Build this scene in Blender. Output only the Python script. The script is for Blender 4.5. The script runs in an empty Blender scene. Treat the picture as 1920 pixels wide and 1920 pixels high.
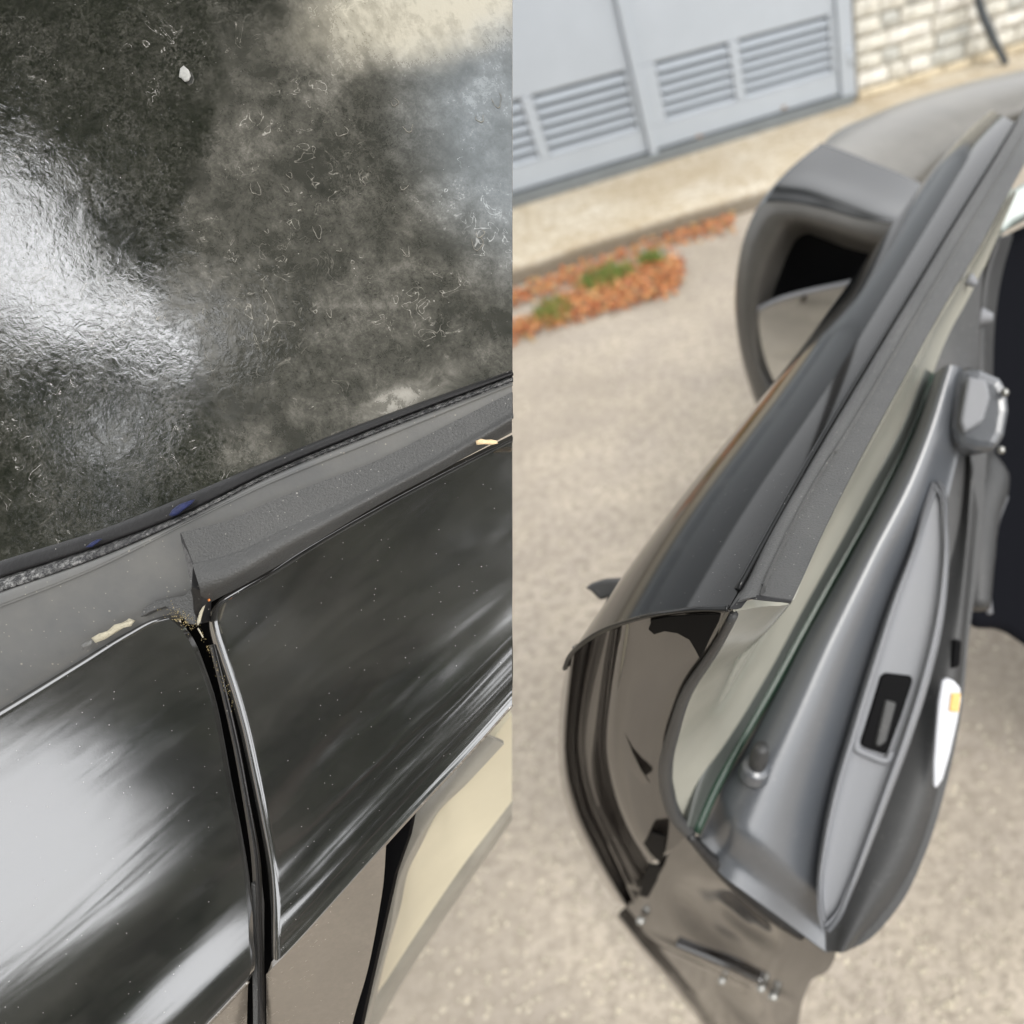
import bpy, math, random
import numpy as np
from mathutils import Vector
S = bpy.context.scene
random.seed(7)
rng = np.random.default_rng(7)

# ------------------------------------------------------------------ camera
F, CX, CY, H = 1450.0, 1440.0, 960.0, 1.30          # focal length / principal point in photo pixels, eye height
nad = np.array([284., -1560., -F])
UP = -nad / np.linalg.norm(nad)
fwd = np.array([0, 0, -1.])
FH = fwd - fwd.dot(UP) * UP
FH /= np.linalg.norm(FH)
RT = np.cross(FH, UP)
R = np.array([RT, FH, UP])                          # camera axes -> world axes
EYE = np.array([0, 0, H])
from mathutils import Matrix
cam = bpy.data.objects.new('camera', bpy.data.cameras.new('camera'))
S.collection.objects.link(cam)
M4 = Matrix.Identity(4)
for i in range(3):
    for j in range(3):
        M4[i][j] = R[i][j]
M4.translation = Vector(EYE)
cam.matrix_world = M4
cd = cam.data
cd.sensor_width = 36.0
cd.lens = 36.0 * F / 1920.0
cd.shift_x = -0.25
cd.clip_start = 0.02
cd.clip_end = 2000
cd.dof.use_dof = True
cd.dof.focus_distance = 0.33
cd.dof.aperture_fstop = 6.6
S.camera = cam

# ------------------------------------------------------------------ light
W = bpy.data.worlds.new("World")
S.world = W
W.use_nodes = True
wn = W.node_tree.nodes
wl = W.node_tree.links
wn.clear()
sky = wn.new('ShaderNodeTexSky')
sky.sky_type = 'NISHITA'
sky.sun_disc = False
SUN_EL, SUN_AZ = math.radians(50), math.radians(146)  # azimuth from +Y, clockwise
sky.sun_elevation = SUN_EL
sky.sun_rotation = SUN_AZ
sky.air_density = 1.0
sky.dust_density = 3.0
hsv = wn.new('ShaderNodeHueSaturation')
hsv.inputs['Saturation'].default_value = 0.22       # thin even cloud: nearly neutral sky
bg = wn.new('ShaderNodeBackground')
bg.inputs['Strength'].default_value = 0.15
wo = wn.new('ShaderNodeOutputWorld')
wl.new(sky.outputs[0], hsv.inputs['Color'])
cloud = wn.new('ShaderNodeMix')
cloud.data_type = 'RGBA'
cloud.inputs[0].default_value = 0.75                # an even overcast veil over the whole sky
cloud.inputs[7].default_value = (8.2, 8.25, 8.35, 1)
wl.new(hsv.outputs[0], cloud.inputs[6])
wl.new(cloud.outputs[2], bg.inputs['Color'])
wl.new(bg.outputs[0], wo.inputs['Surface'])
sun = bpy.data.objects.new('sun', bpy.data.lights.new('sun', 'SUN'))
S.collection.objects.link(sun)
sun.data.energy = 0.9
sun.data.angle = math.radians(22)
sun.data.color = (1.0, 0.965, 0.91)
sd = Vector((math.sin(SUN_AZ) * math.cos(SUN_EL), math.cos(SUN_AZ) * math.cos(SUN_EL), math.sin(SUN_EL)))
sun.rotation_euler = sd.to_track_quat('Z', 'Y').to_euler()
S.view_settings.view_transform = 'Standard'
S.view_settings.look = 'None'
S.view_settings.gamma = 1.0
S.view_settings.exposure = 0.90
S.view_settings.use_curve_mapping = False
S.render.engine = 'CYCLES'

# ------------------------------------------------------------------ geometry helpers
def ray(px, py):
    return R @ np.array([(px - CX) / F, -(py - CY) / F, -1.])
def P(px, py, d):
    return EYE + d * ray(px, py)
def PZ(px, py, z):
    v = ray(px, py)
    return EYE + v * ((z - H) / v[2])
def DZ(px, py, z):
    return (z - H) / ray(px, py)[2]
NE = PZ(1400, 1130, 1.05)                            # near end of the open door's belt line
DD = PZ(1905, 225, 1.05) - NE
DD /= np.linalg.norm(DD)
QQ = np.array([DD[1], -DD[0], 0])
def DJ(px, py, o=0.0):                               # distance to the door's shut face
    return ((NE - EYE).dot(DD) + o) / ray(px, py).dot(DD)

def link(o, parent=None):
    S.collection.objects.link(o)
    if parent is not None:
        o.parent = parent
    return o
def rootloc(p):
    while p is not None and p.parent is not None:
        p = p.parent
    return np.array(p.location) if p is not None else np.zeros(3)
def thing(name, label, cat, loc=(0, 0, 0), group=None):
    o = bpy.data.objects.new(name, None)
    S.collection.objects.link(o)
    o.empty_display_size = 0.1
    o.location = [float(c) for c in loc]
    o['label'] = label
    o['category'] = cat
    if group:
        o['group'] = group
    return o
def tag(o, label, cat, group=None):
    o['label'] = label
    o['category'] = cat
    if group:
        o['group'] = group
    return o
def mesh(name, V, Fc, mat, parent=None, uv=None, smooth=True, thick=0, bevel=0, face_cam=False, kind=None, subd=0):
    V = np.array(V, float)
    if face_cam:
        s = 0
        for f in Fc[::max(1, len(Fc) // 80)]:
            a, b, c = V[f[0]], V[f[1]], V[f[2]]
            n = np.cross(b - a, c - a)
            s += n.dot(EYE - a)
        if s < 0:
            Fc = [tuple(reversed(f)) for f in Fc]
    L = rootloc(parent)
    V = V - L
    me = bpy.data.meshes.new(name)
    me.from_pydata([tuple(map(float, v)) for v in V], [], [tuple(f) for f in Fc])
    if uv is not None:
        ul = me.uv_layers.new(name='UVMap')
        idx = np.zeros(len(me.loops), dtype=np.int32)
        me.loops.foreach_get('vertex_index', idx)
        ul.data.foreach_set('uv', np.array(uv, float)[idx].ravel())
    if smooth:
        me.polygons.foreach_set('use_smooth', [True] * len(me.polygons))
    me.materials.append(mat)
    me.update()
    o = bpy.data.objects.new(name, me)
    link(o, parent)
    if thick:
        m = o.modifiers.new('solid', 'SOLIDIFY')
        m.thickness = thick
        m.offset = -1
        m = o.modifiers.new('split', 'EDGE_SPLIT')
        m.split_angle = math.radians(55)
    if bevel:
        m = o.modifiers.new('bevel', 'BEVEL')
        m.width = bevel
        m.segments = 3
        m.limit_method = 'ANGLE'
    if subd:
        m = o.modifiers.new('sub', 'SUBSURF')
        m.levels = m.render_levels = subd
    if kind:
        o['kind'] = kind
    return o

def spline(pts, n):
    """resample a control polyline (any dimension) with a centripetal-like Catmull-Rom by chord length"""
    p = np.array(pts, float)
    if len(p) == 2:
        return p[0] + np.linspace(0, 1, n)[:, None] * (p[1] - p[0])
    q = np.vstack([2 * p[0] - p[1], p, 2 * p[-1] - p[-2]])
    seg = np.linalg.norm(np.diff(p[:, :2], axis=0), axis=1) + 1e-9
    T = np.concatenate([[0], np.cumsum(seg)])
    m = np.zeros_like(p)
    for i in range(len(p)):
        if i == 0:
            m[i] = (p[1] - p[0]) / seg[0]
        elif i == len(p) - 1:
            m[i] = (p[-1] - p[-2]) / seg[-1]
        else:
            a = (p[i] - p[i - 1]) / seg[i - 1]
            b = (p[i + 1] - p[i]) / seg[i]
            m[i] = (a * seg[i] + b * seg[i - 1]) / (seg[i] + seg[i - 1])
    out = []
    for t in np.linspace(0, T[-1], n):
        i = min(max(np.searchsorted(T, t) - 1, 0), len(seg) - 1)
        h = seg[i]
        u = (t - T[i]) / h
        out.append((2*u**3-3*u**2+1)*p[i] + (u**3-2*u**2+u)*h*m[i] + (-2*u**3+3*u**2)*p[i+1] + (u**3-u**2)*h*m[i+1])
    return np.array(out)

def grid_faces(nr, nc):
    return [(r * nc + c, r * nc + c + 1, (r + 1) * nc + c + 1, (r + 1) * nc + c) for r in range(nr - 1) for c in range(nc - 1)]

def loft(name, rails, mat, parent, n=40, sub=3, thick=0.002, uvs=None, smooth=True):
    """surface through rails of (px, py, distance)"""
    rr = np.array([spline(r, n) for r in rails])
    if sub > 1 and len(rails) > 2:
        rows = []
        nr = (len(rails) - 1) * sub + 1
        for c in range(n):
            rows.append(spline_u(rr[:, c, :], nr))
        rr = np.transpose(np.array(rows), (1, 0, 2))
    nr = rr.shape[0]
    V, uv = [], []
    for r in range(nr):
        for c in range(n):
            x, y, d = rr[r, c]
            V.append(P(x, y, d))
            uv.append((x / 960.0, y / 960.0))
    return mesh(name, V, grid_faces(nr, n), mat, parent, uv=uv, thick=thick, face_cam=True, smooth=smooth)
def spline_u(p, n):
    """uniform Catmull-Rom"""
    out = []
    k = len(p) - 1
    for t in np.linspace(0, k, n):
        i = min(int(t), k - 1)
        u = t - i
        p0 = p[i - 1] if i > 0 else 2 * p[0] - p[1]
        p3 = p[i + 2] if i + 2 <= k else 2 * p[k] - p[k - 1]
        p1, p2 = p[i], p[i + 1]
        out.append(0.5 * ((2 * p1) + (-p0 + p2) * u + (2 * p0 - 5 * p1 + 4 * p2 - p3) * u * u + (-p0 + 3 * p1 - 3 * p2 + p3) * u ** 3))
    return np.array(out)

def coons(name, top, bot, left, right, dfun, mat, parent, nu=80, nv=80, thick=0.003, pw=1.0, edge=True):
    """panel bounded by four pixel curves; dfun(px,py,s,t) -> distance"""
    def ss(n):
        if not edge:
            return np.linspace(0, 1, n)
        a = np.linspace(0, 1, n)
        return 0.5 * (a + 0.5 - 0.5 * np.cos(np.pi * a))
    su, tv = ss(nu), ss(nv)
    def samp(c, q):
        d = spline(c, 240)
        return np.stack([np.interp(q, np.linspace(0, 1, 240), d[:, k]) for k in range(2)], 1)
    T, B, L, Rr = samp(top, su), samp(bot, su), samp(left, tv), samp(right, tv)
    V, uv = [], []
    for j, t in enumerate(tv):
        for i, s in enumerate(su):
            p = (1 - t) * T[i] + t * B[i] + (1 - s) * L[j] + s * Rr[j] - ((1 - s) * (1 - t) * T[0] + s * (1 - t) * T[-1] + (1 - s) * t * B[0] + s * t * B[-1])
            V.append(P(p[0], p[1], dfun(p[0], p[1], s, t)))
            uv.append((p[0] / 960., p[1] / 960.))
    return mesh(name, V, grid_faces(nv, nu), mat, parent, uv=uv, thick=thick, face_cam=True)

def tube(name, pts, rad, mat, parent, n=10, res=30, cap=True):
    """round bar through world points"""
    c = spline_u(np.array(pts, float), res) if len(pts) > 2 else spline(pts, res)
    if np.isscalar(rad):
        rad = [rad] * len(pts)
    rr = np.interp(np.linspace(0, 1, res), np.linspace(0, 1, len(rad)), rad)
    V = []
    up = np.array([0.3, 0.2, 1.0])
    for i in range(res):
        t = c[min(i + 1, res - 1)] - c[max(i - 1, 0)]
        t /= np.linalg.norm(t) + 1e-12
        a = np.cross(t, up)
        a /= np.linalg.norm(a) + 1e-12
        b = np.cross(t, a)
        for k in range(n):
            w = 2 * math.pi * k / n
            V.append(c[i] + rr[i] * (math.cos(w) * a + math.sin(w) * b))
    Fc = [(i * n + k, i * n + (k + 1) % n, (i + 1) * n + (k + 1) % n, (i + 1) * n + k) for i in range(res - 1) for k in range(n)]
    if cap:
        Fc += [tuple(range(n))[::-1], tuple((res - 1) * n + k for k in range(n))]
    return mesh(name, V, Fc, mat, parent)

def boxm(name, o, ax, size, mat, parent, bevel=0, kind=None):
    """box from corner o along unit axes ax (3), size (3)"""
    V = []
    for k in range(8):
        p = np.array(o, float)
        for a in range(3):
            if k >> a & 1:
                p = p + np.array(ax[a]) * size[a]
        V.append(p)
    Fc = [(0, 2, 3, 1), (4, 5, 7, 6), (0, 1, 5, 4), (2, 6, 7, 3), (0, 4, 6, 2), (1, 3, 7, 5)]
    if np.linalg.det(np.array(ax)) < 0:
        Fc = [f[::-1] for f in Fc]
    return mesh(name, V, Fc, mat, parent, smooth=False, bevel=bevel, kind=kind)

def slab(name, poly, depthv, mat, parent, thick, bevel=0):
    """closed outline of (px,py) points with distance function or value, extruded backwards along the view normal"""
    c = [P(x, y, depthv(x, y) if callable(depthv) else depthv) for x, y in poly]
    n = len(c)
    back = R @ np.array([0, 0, -1.]) * thick
    V = c + [p + back for p in c]
    Fc = [tuple(range(n)), tuple(range(n, 2 * n))[::-1]] + [(i, i + n, (i + 1) % n + n, (i + 1) % n) for i in range(n)]
    a = np.cross(c[1] - c[0], c[2] - c[0])
    area = sum(np.cross(c[i] - c[0], c[(i + 1) % n] - c[0]) for i in range(n))
    if area.dot(EYE - c[0]) < 0:
        Fc = [f[::-1] for f in Fc]
    return mesh(name, V, Fc, mat, parent, smooth=False, bevel=bevel)

# ------------------------------------------------------------------ materials
class MT:
    def __init__(s, name):
        s.m = bpy.data.materials.new(name)
        s.m.use_nodes = True
        s.n = s.m.node_tree.nodes
        s.l = s.m.node_tree.links
        s.b = s.n['Principled BSDF']
        s.tc = s.n.new('ShaderNodeTexCoord')
    def noise(s, scale, detail=4, rough=0.6, src='Object', dist=0.0, stretch=None, rot=None):
        n = s.n.new('ShaderNodeTexNoise')
        n.inputs['Scale'].default_value = scale
        n.inputs['Detail'].default_value = detail
        n.inputs['Roughness'].default_value = rough
        n.inputs['Distortion'].default_value = dist
        v = s.tc.outputs[src]
        if stretch or rot:
            mp = s.n.new('ShaderNodeMapping')
            if rot:
                mp.inputs['Rotation'].default_value = rot
            s.l.new(v, mp.inputs['Vector'])
            v = mp.outputs[0]
            if stretch:
                m2 = s.n.new('ShaderNodeMapping')
                m2.inputs['Scale'].default_value = stretch
                s.l.new(v, m2.inputs['Vector'])
                v = m2.outputs[0]
        s.l.new(v, n.inputs['Vector'])
        return n.outputs['Fac']
    def vor(s, scale, src='Object', feat='F1', rand=1.0, out='Distance'):
        n = s.n.new('ShaderNodeTexVoronoi')
        n.feature = feat
        n.inputs['Scale'].default_value = scale
        n.inputs['Randomness'].default_value = rand
        s.l.new(s.tc.outputs[src], n.inputs['Vector'])
        return n.outputs[out]
    def ramp(s, fac, stops):
        r = s.n.new('ShaderNodeValToRGB')
        e = r.color_ramp.elements
        while len(e) < len(stops):
            e.new(0.5)
        for q, (p, c) in zip(e, stops):
            q.position = p
            if np.isscalar(c):
                c = (c, c, c)
            q.color = (*c, 1)
        s.l.new(fac, r.inputs[0])
        return r.outputs[0]
    def math(s, op, a, b=0.0, c=None, clamp=False):
        m = s.n.new('ShaderNodeMath')
        m.operation = op
        m.use_clamp = clamp
        for i, v in enumerate([a, b] + ([c] if c is not None else [])):
            if hasattr(v, 'is_linked') or hasattr(v, 'links'):
                s.l.new(v, m.inputs[i])
            else:
                m.inputs[i].default_value = v
        return m.outputs[0]
    def mix(s, f, a, b):
        m = s.n.new('ShaderNodeMix')
        m.data_type = 'RGBA'
        for key, v in ((0, f), (6, a), (7, b)):
            if hasattr(v, 'links'):
                s.l.new(v, m.inputs[key])
            else:
                m.inputs[key].default_value = v if key == 0 else (*v, 1)
        return m.outputs[2]
    def blob(s, cx, cy, rx, ry, soft=0.35, ang=0.0, warp=None, warpamt=0.1):
        """elliptical patch mask in UV space (pixels), its outline broken by noise"""
        mp = s.n.new('ShaderNodeMapping')
        mp.vector_type = 'TEXTURE'
        mp.inputs['Location'].default_value = (cx / 960., cy / 960., 0)
        mp.inputs['Rotation'].default_value = (0, 0, math.radians(ang))
        mp.inputs['Scale'].default_value = (rx / 960., ry / 960., 1)
        s.l.new(s.tc.outputs['UV'], mp.inputs['Vector'])
        ln = s.n.new('ShaderNodeVectorMath')
        ln.operation = 'LENGTH'
        s.l.new(mp.outputs[0], ln.inputs[0])
        d = ln.outputs['Value']
        if warp is not None:
            d = s.math('ADD', d, s.math('MULTIPLY', s.math('SUBTRACT', warp, 0.5), warpamt * 4))
        mr = s.n.new('ShaderNodeMapRange')
        mr.interpolation_type = 'SMOOTHSTEP'
        mr.inputs['From Min'].default_value = 1 + soft
        mr.inputs['From Max'].default_value = 1 - soft
        s.l.new(d, mr.inputs['Value'])
        return mr.outputs[0]
    def bump(s, h, dist, strength=1.0, prev=None):
        b = s.n.new('ShaderNodeBump')
        b.inputs['Distance'].default_value = dist
        b.inputs['Strength'].default_value = strength
        s.l.new(h, b.inputs['Height'])
        if prev is not None:
            s.l.new(prev, b.inputs['Normal'])
        return b.outputs[0]
    def set(s, **k):
        for key, v in k.items():
            i = s.b.inputs[key.replace('_', ' ')]
            if hasattr(v, 'links'):
                s.l.new(v, i)
            elif isinstance(v, tuple):
                i.default_value = (*v, 1)
            else:
                i.default_value = v
        return s

def dust_specks(m, scale=900, size=0.12, thr=0.93):
    """sparse bright dust grains"""
    n = m.n.new('ShaderNodeTexVoronoi')
    n.inputs['Scale'].default_value = scale
    m.l.new(m.tc.outputs['Object'], n.inputs['Vector'])
    near = m.math('LESS_THAN', n.outputs['Distance'], size)
    sep = m.n.new('ShaderNodeSeparateColor')
    m.l.new(n.outputs['Color'], sep.inputs[0])
    return m.math('MULTIPLY', near, m.math('GREATER_THAN', sep.outputs[0], thr))

def paint(name, base=(0.009, 0.0095, 0.010), ior=3.0, rough=0.1, dusty=1.0, streaky=0.0, patch=0.0, tint=(0.27, 0.255, 0.225), specks=True):
    m = MT(name)
    n1 = m.noise(9, 5, 0.65)
    n2 = m.noise(420, 3, 0.7)
    film = m.math('MULTIPLY', m.ramp(n1, [(0.3, 0.12), (0.75, 1.0)]), m.ramp(n2, [(0.25, 0.45), (0.75, 1.0)]))
    film = m.math('MULTIPLY', film, dusty * 0.18)
    pat = m.ramp(m.noise(3.2, 4, 0.6, src='UV', dist=0.5, rot=(0, 0, math.radians(36)), stretch=(0.5, 1.6, 1)), [(0.42, 0.0), (0.66, 1.0)])
    film = m.math('ADD', film, m.math('MULTIPLY', pat, patch))
    sp = dust_specks(m, 700, 0.11, 0.94)
    sp2 = dust_specks(m, 240, 0.05, 0.93)
    dm = m.math('ADD', film, m.math('MULTIPLY', m.math('MAXIMUM', sp, sp2), 0.75 if specks else 0.0), clamp=True)
    m.set(Base_Color=m.mix(dm, base, tint), IOR=ior,
          Roughness=m.math('ADD', m.math('MULTIPLY', dm, 0.4), rough, clamp=True),
          Normal=m.bump(m.noise(6, 3, 0.45, src='UV', dist=0.4, rot=(0, 0, math.radians(38)), stretch=(0.22, 1.3, 1.0)), streaky, 1.0, m.bump(m.noise(900, 2), 0.000002)))
    return m.m

def plastic(name, base, rough=0.5, grain=900, gd=0.00025, dust=0.2, tint=(0.32, 0.31, 0.29)):
    m = MT(name)
    n1 = m.noise(14, 5, 0.65)
    g = m.noise(grain, 3, 0.6, dist=0.4)
    dm = m.math('MULTIPLY', m.ramp(n1, [(0.3, 0.1), (0.8, 1.0)]), dust)
    sp = m.math('MAXIMUM', dust_specks(m, 700, 0.17, 0.90), dust_specks(m, 300, 0.12, 0.9))
    dm = m.math('ADD', dm, m.math('MULTIPLY', sp, 0.7), clamp=True)
    m.set(Base_Color=m.mix(dm, base, tint), Roughness=rough, Normal=m.bump(g, gd))
    return m.m

BLACK_PAINT = paint('black_car_paint', ior=3.4, streaky=0.00040, rough=0.075, patch=0.09, dusty=0.6)
LOW_PAINT = paint('black_paint_road_tint', dusty=2.0, rough=0.2, base=(0.09, 0.078, 0.064), tint=(0.36, 0.31, 0.25), ior=2.4)  # brown reflection of the road put into the colour of the black flanks
DOOR_PAINT = paint('open_door_paint', ior=1.30, rough=0.09, dusty=0.15, tint=(0.4, 0.4, 0.38))
JAMB_PAINT = paint('jamb_paint', base=(0.012, 0.010, 0.009), ior=2.1, rough=0.09, dusty=0.45, tint=(0.36, 0.32, 0.27), specks=False)
RUBBER = plastic('black_rubber', (0.006, 0.006, 0.007), 0.45, 500, 0.00025, 0.06)
LIP = plastic('dusty_rubber_lip', (0.07, 0.07, 0.072), 0.5, 260, 0.0012, 1.0, tint=(0.40, 0.40, 0.39))
m_ = MT('speckled_lip')
sp_ = m_.ramp(m_.noise(480, 5, 0.8), [(0.44, 0.0), (0.62, 1.0)])
pt_ = m_.ramp(m_.noise(40, 4, 0.6), [(0.32, 0.25), (0.62, 1.0)])
m_.set(Base_Color=m_.mix(m_.math('MULTIPLY', sp_, pt_), (0.03, 0.03, 0.032), (0.46, 0.46, 0.45)), Roughness=0.6, Normal=m_.bump(sp_, 0.0006))
LIP = m_.m
MOULD = plastic('grained_moulding', (0.05, 0.051, 0.051), 0.46, 1100, 0.0006, 0.14)
MOULD_OLD = plastic('smooth_moulding', (0.085, 0.088, 0.091), 0.38, 600, 0.00008, 0.5, tint=(0.27, 0.255, 0.22))
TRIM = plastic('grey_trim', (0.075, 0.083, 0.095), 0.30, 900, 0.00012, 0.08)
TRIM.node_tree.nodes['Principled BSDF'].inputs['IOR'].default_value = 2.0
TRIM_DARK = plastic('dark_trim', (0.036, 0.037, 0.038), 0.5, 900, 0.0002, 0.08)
TRIM_LIGHT = plastic('light_trim', (0.20, 0.207, 0.222), 0.5, 900, 0.0002, 0.1)
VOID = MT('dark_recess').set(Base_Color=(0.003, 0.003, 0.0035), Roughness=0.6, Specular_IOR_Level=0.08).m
CLOTH = MT('dark_fabric').set(Base_Color=(0.006, 0.0065, 0.009), Roughness=0.9, Specular_IOR_Level=0.1).m
STEEL = MT('steel').set(Base_Color=(0.4, 0.4, 0.38), Metallic=1.0, Roughness=0.45).m

def simple(name, col, rough=0.6, var=0.3, scale=20, bumpd=0.001, **k):
    m = MT(name)
    n = m.noise(scale, 6, 0.65)
    lo = tuple(c * (1 - var) for c in col)
    hi = tuple(min(1, c * (1 + var)) for c in col)
    m.set(Base_Color=m.ramp(n, [(0.3, lo), (0.7, hi)]), Roughness=rough, Normal=m.bump(m.noise(scale * 6, 4), bumpd), **k)
    return m.m

def glass_mat():
    m = MT('dirty_tinted_glass')
    warp = m.noise(28, 5, 0.6)
    fine = m.noise(260, 6, 0.72, dist=0.6)
    mid = m.noise(70, 6, 0.7, dist=0.8)
    streak = m.noise(34, 6, 0.7, src='UV', stretch=(1.5, 0.55, 1), rot=(0, 0, math.radians(28)))
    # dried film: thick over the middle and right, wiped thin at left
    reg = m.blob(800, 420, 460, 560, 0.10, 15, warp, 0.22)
    beige_reflection = m.blob(810, 0, 240, 95, 0.55, -14, warp, 0.3)  # pale reflection at the top right, painted into the film
    grey = m.blob(975, 260, 175, 260, 0.6, -28, warp, 0.06)  # grey-blue reflection, likewise put into the film's colour
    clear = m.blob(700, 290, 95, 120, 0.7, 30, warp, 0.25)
    t = m.ramp(mid, [(0.32, 0.1), (0.72, 1.0)])
    f = m.ramp(fine, [(0.34, 0.15), (0.68, 1.0)])
    tex = m.math('MULTIPLY', t, f)
    st = m.ramp(streak, [(0.4, 0.35), (0.62, 1.0)])
    grain = m.ramp(m.noise(620, 5, 0.75, dist=1.2), [(0.42, 0.0), (0.66, 1.0)])
    blot = m.ramp(m.noise(38, 5, 0.65, dist=0.35), [(0.38, 0.0), (0.66, 1.0)])
    base_d = m.math('ADD', m.math('MULTIPLY', tex, 0.20), m.math('MULTIPLY', m.math('MULTIPLY', m.math('MULTIPLY', grain, m.math('ADD', blot, 0.15)), m.math('SUBTRACT', 1.0, m.math('MULTIPLY', reg, 0.6))), 0.36))
    mid_d = m.math('MULTIPLY', reg, m.math('ADD', 0.06, m.math('MULTIPLY', m.math('MULTIPLY', m.math('ADD', 0.12, m.math('MULTIPLY', m.math('MULTIPLY', t, blot), 1.25)), m.math('ADD', 0.2, st)), m.math('ADD', 0.26, m.math('MULTIPLY', grain, 0.07)))))
    mid_d = m.math('MULTIPLY', mid_d, m.math('SUBTRACT', 1.0, m.math('MULTIPLY', clear, 0.6)))
    d = m.math('ADD', base_d, mid_d)
    d = m.math('ADD', d, m.math('MULTIPLY', beige_reflection, m.math('ADD', 0.42, m.math('MULTIPLY', st, 0.3))))
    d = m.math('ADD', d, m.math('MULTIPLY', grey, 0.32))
    # wiped lines and a thick dried smear low on the right
    l1 = m.blob(705, 573, 275, 5, 0.9, 0, mid, 0.5)
    l2 = m.blob(720, 482, 240, 4, 0.9, 0, mid, 0.5)
    d = m.math('ADD', d, m.math('MULTIPLY', m.math('MAXIMUM', l1, m.math('MULTIPLY', l2, 0.6)), m.math('MULTIPLY', m.math('MULTIPLY', f, blot), 0.24)))
    smear = m.math('MAXIMUM', m.blob(742, 750, 56, 20, 0.8, -22, mid, 1.1), m.math('MULTIPLY', m.blob(815, 720, 60, 26, 0.7, -30, mid, 0.7), 0.35))
    d = m.math('ADD', d, m.math('MULTIPLY', m.math('MULTIPLY', smear, m.math('ADD', 0.35, m.ramp(mid, [(0.42, 0.0), (0.56, 1.0)]))), 0.8))
    # dried water-drop rims: thin contour lines of a noise field
    cn = m.noise(95, 2, 0.5, dist=1.6)
    rim = m.ramp(m.math('ABSOLUTE', m.math('SUBTRACT', cn, 0.60)), [(0.0, 1.0), (0.016, 0.0)])
    rim = m.math('MULTIPLY', rim, m.ramp(m.noise(30, 3), [(0.48, 0.0), (0.60, 1.0)]))
    rim = m.math('MULTIPLY', rim, m.ramp(fine, [(0.4, 0.2), (0.6, 1.0)]))
    sp = m.math('MAXIMUM', dust_specks(m, 750, 0.10, 0.95), dust_specks(m, 190, 0.05, 0.92))
    dsum = m.math('ADD', d, m.math('ADD', m.math('MULTIPLY', rim, 0.85), m.math('MULTIPLY', sp, 0.8)), clamp=True)
    col = m.mix(beige_reflection, m.mix(grey, (0.27, 0.255, 0.22), (0.30, 0.33, 0.35)), (0.40, 0.37, 0.29))
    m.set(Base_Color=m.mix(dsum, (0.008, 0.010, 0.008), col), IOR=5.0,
          Specular_IOR_Level=m.math('SUBTRACT', 0.5, m.math('MULTIPLY', reg, 0.36)),
          Roughness=m.math('ADD', 0.04, m.math('MULTIPLY', dsum, 0.35), clamp=True))
    wr = m.noise(300, 3, 0.6, dist=1.6)
    wm = m.ramp(m.noise(17, 3), [(0.30, 0.12), (0.6, 1.0)])
    m.set(Normal=m.bump(m.math('MULTIPLY', wr, wm), 0.00009, 0.8, m.bump(m.noise(95, 2, 0.5, dist=0.6), 0.00012, 0.8)))
    return m.m
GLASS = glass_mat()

# ================================================================== SETTING
u3 = lambda v: np.array(v, float)
def concrete(name, a, b, c, sc=1.0, kerb=False):
    m = MT(name)
    n1 = m.noise(4.5 * sc, 6, 0.6)
    n2 = m.noise(45 * sc, 5, 0.7)
    n3 = m.vor(120 * sc)
    col = m.mix(m.ramp(n1, [(0.35, 0.0), (0.65, 1.0)]), a, b)
    col = m.mix(m.math('MULTIPLY', m.ramp(n2, [(0.42, 0.0), (0.62, 1.0)]), 0.8), col, c)
    big = m.noise(1.3 * sc, 5, 0.6)
    col = m.mix(m.math('MULTIPLY', m.ramp(big, [(0.42, 0.0), (0.62, 1.0)]), 0.6), col, c)
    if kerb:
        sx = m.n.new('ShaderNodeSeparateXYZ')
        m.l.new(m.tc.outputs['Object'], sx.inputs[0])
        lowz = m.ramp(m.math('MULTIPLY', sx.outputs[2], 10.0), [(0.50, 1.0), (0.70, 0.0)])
        col = m.mix(m.math('MULTIPLY', lowz, 0.85), col, (0.13, 0.105, 0.075))   # shadow line of the kerb painted brown on its face
    h = m.math('ADD', n2, m.math('MULTIPLY', n3, 0.6))
    m.set(Base_Color=col, Roughness=0.9, Normal=m.bump(h, 0.006, 0.6))
    return m.m
ROAD = concrete('worn_concrete', (0.55, 0.48, 0.385), (0.44, 0.385, 0.325), (0.29, 0.25, 0.20))
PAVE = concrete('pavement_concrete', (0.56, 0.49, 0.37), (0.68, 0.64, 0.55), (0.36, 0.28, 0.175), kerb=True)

a_, b_ = PZ(960, 388, .08), PZ(1600, 192, .08)
WD = (b_ - a_) / np.linalg.norm(b_ - a_)              # along the wall
WN = u3([-WD[1], WD[0], 0])                           # into the wall
WO = u3([a_[0], a_[1], 0])
k1, k2 = PZ(1100, 492, 0.0), PZ(1380, 403, 0.0)
KD = (k2 - k1) / np.linalg.norm(k2 - k1)
KN = u3([-KD[1], KD[0], 0])
# the road: one sheet reaching far out, finer near the camera
mesh('road', [(-400, -400, 0), (400, -400, 0), (400, 400, 0), (-400, 400, 0)], [(0, 1, 2, 3)], ROAD, smooth=False, kind='structure')
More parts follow.
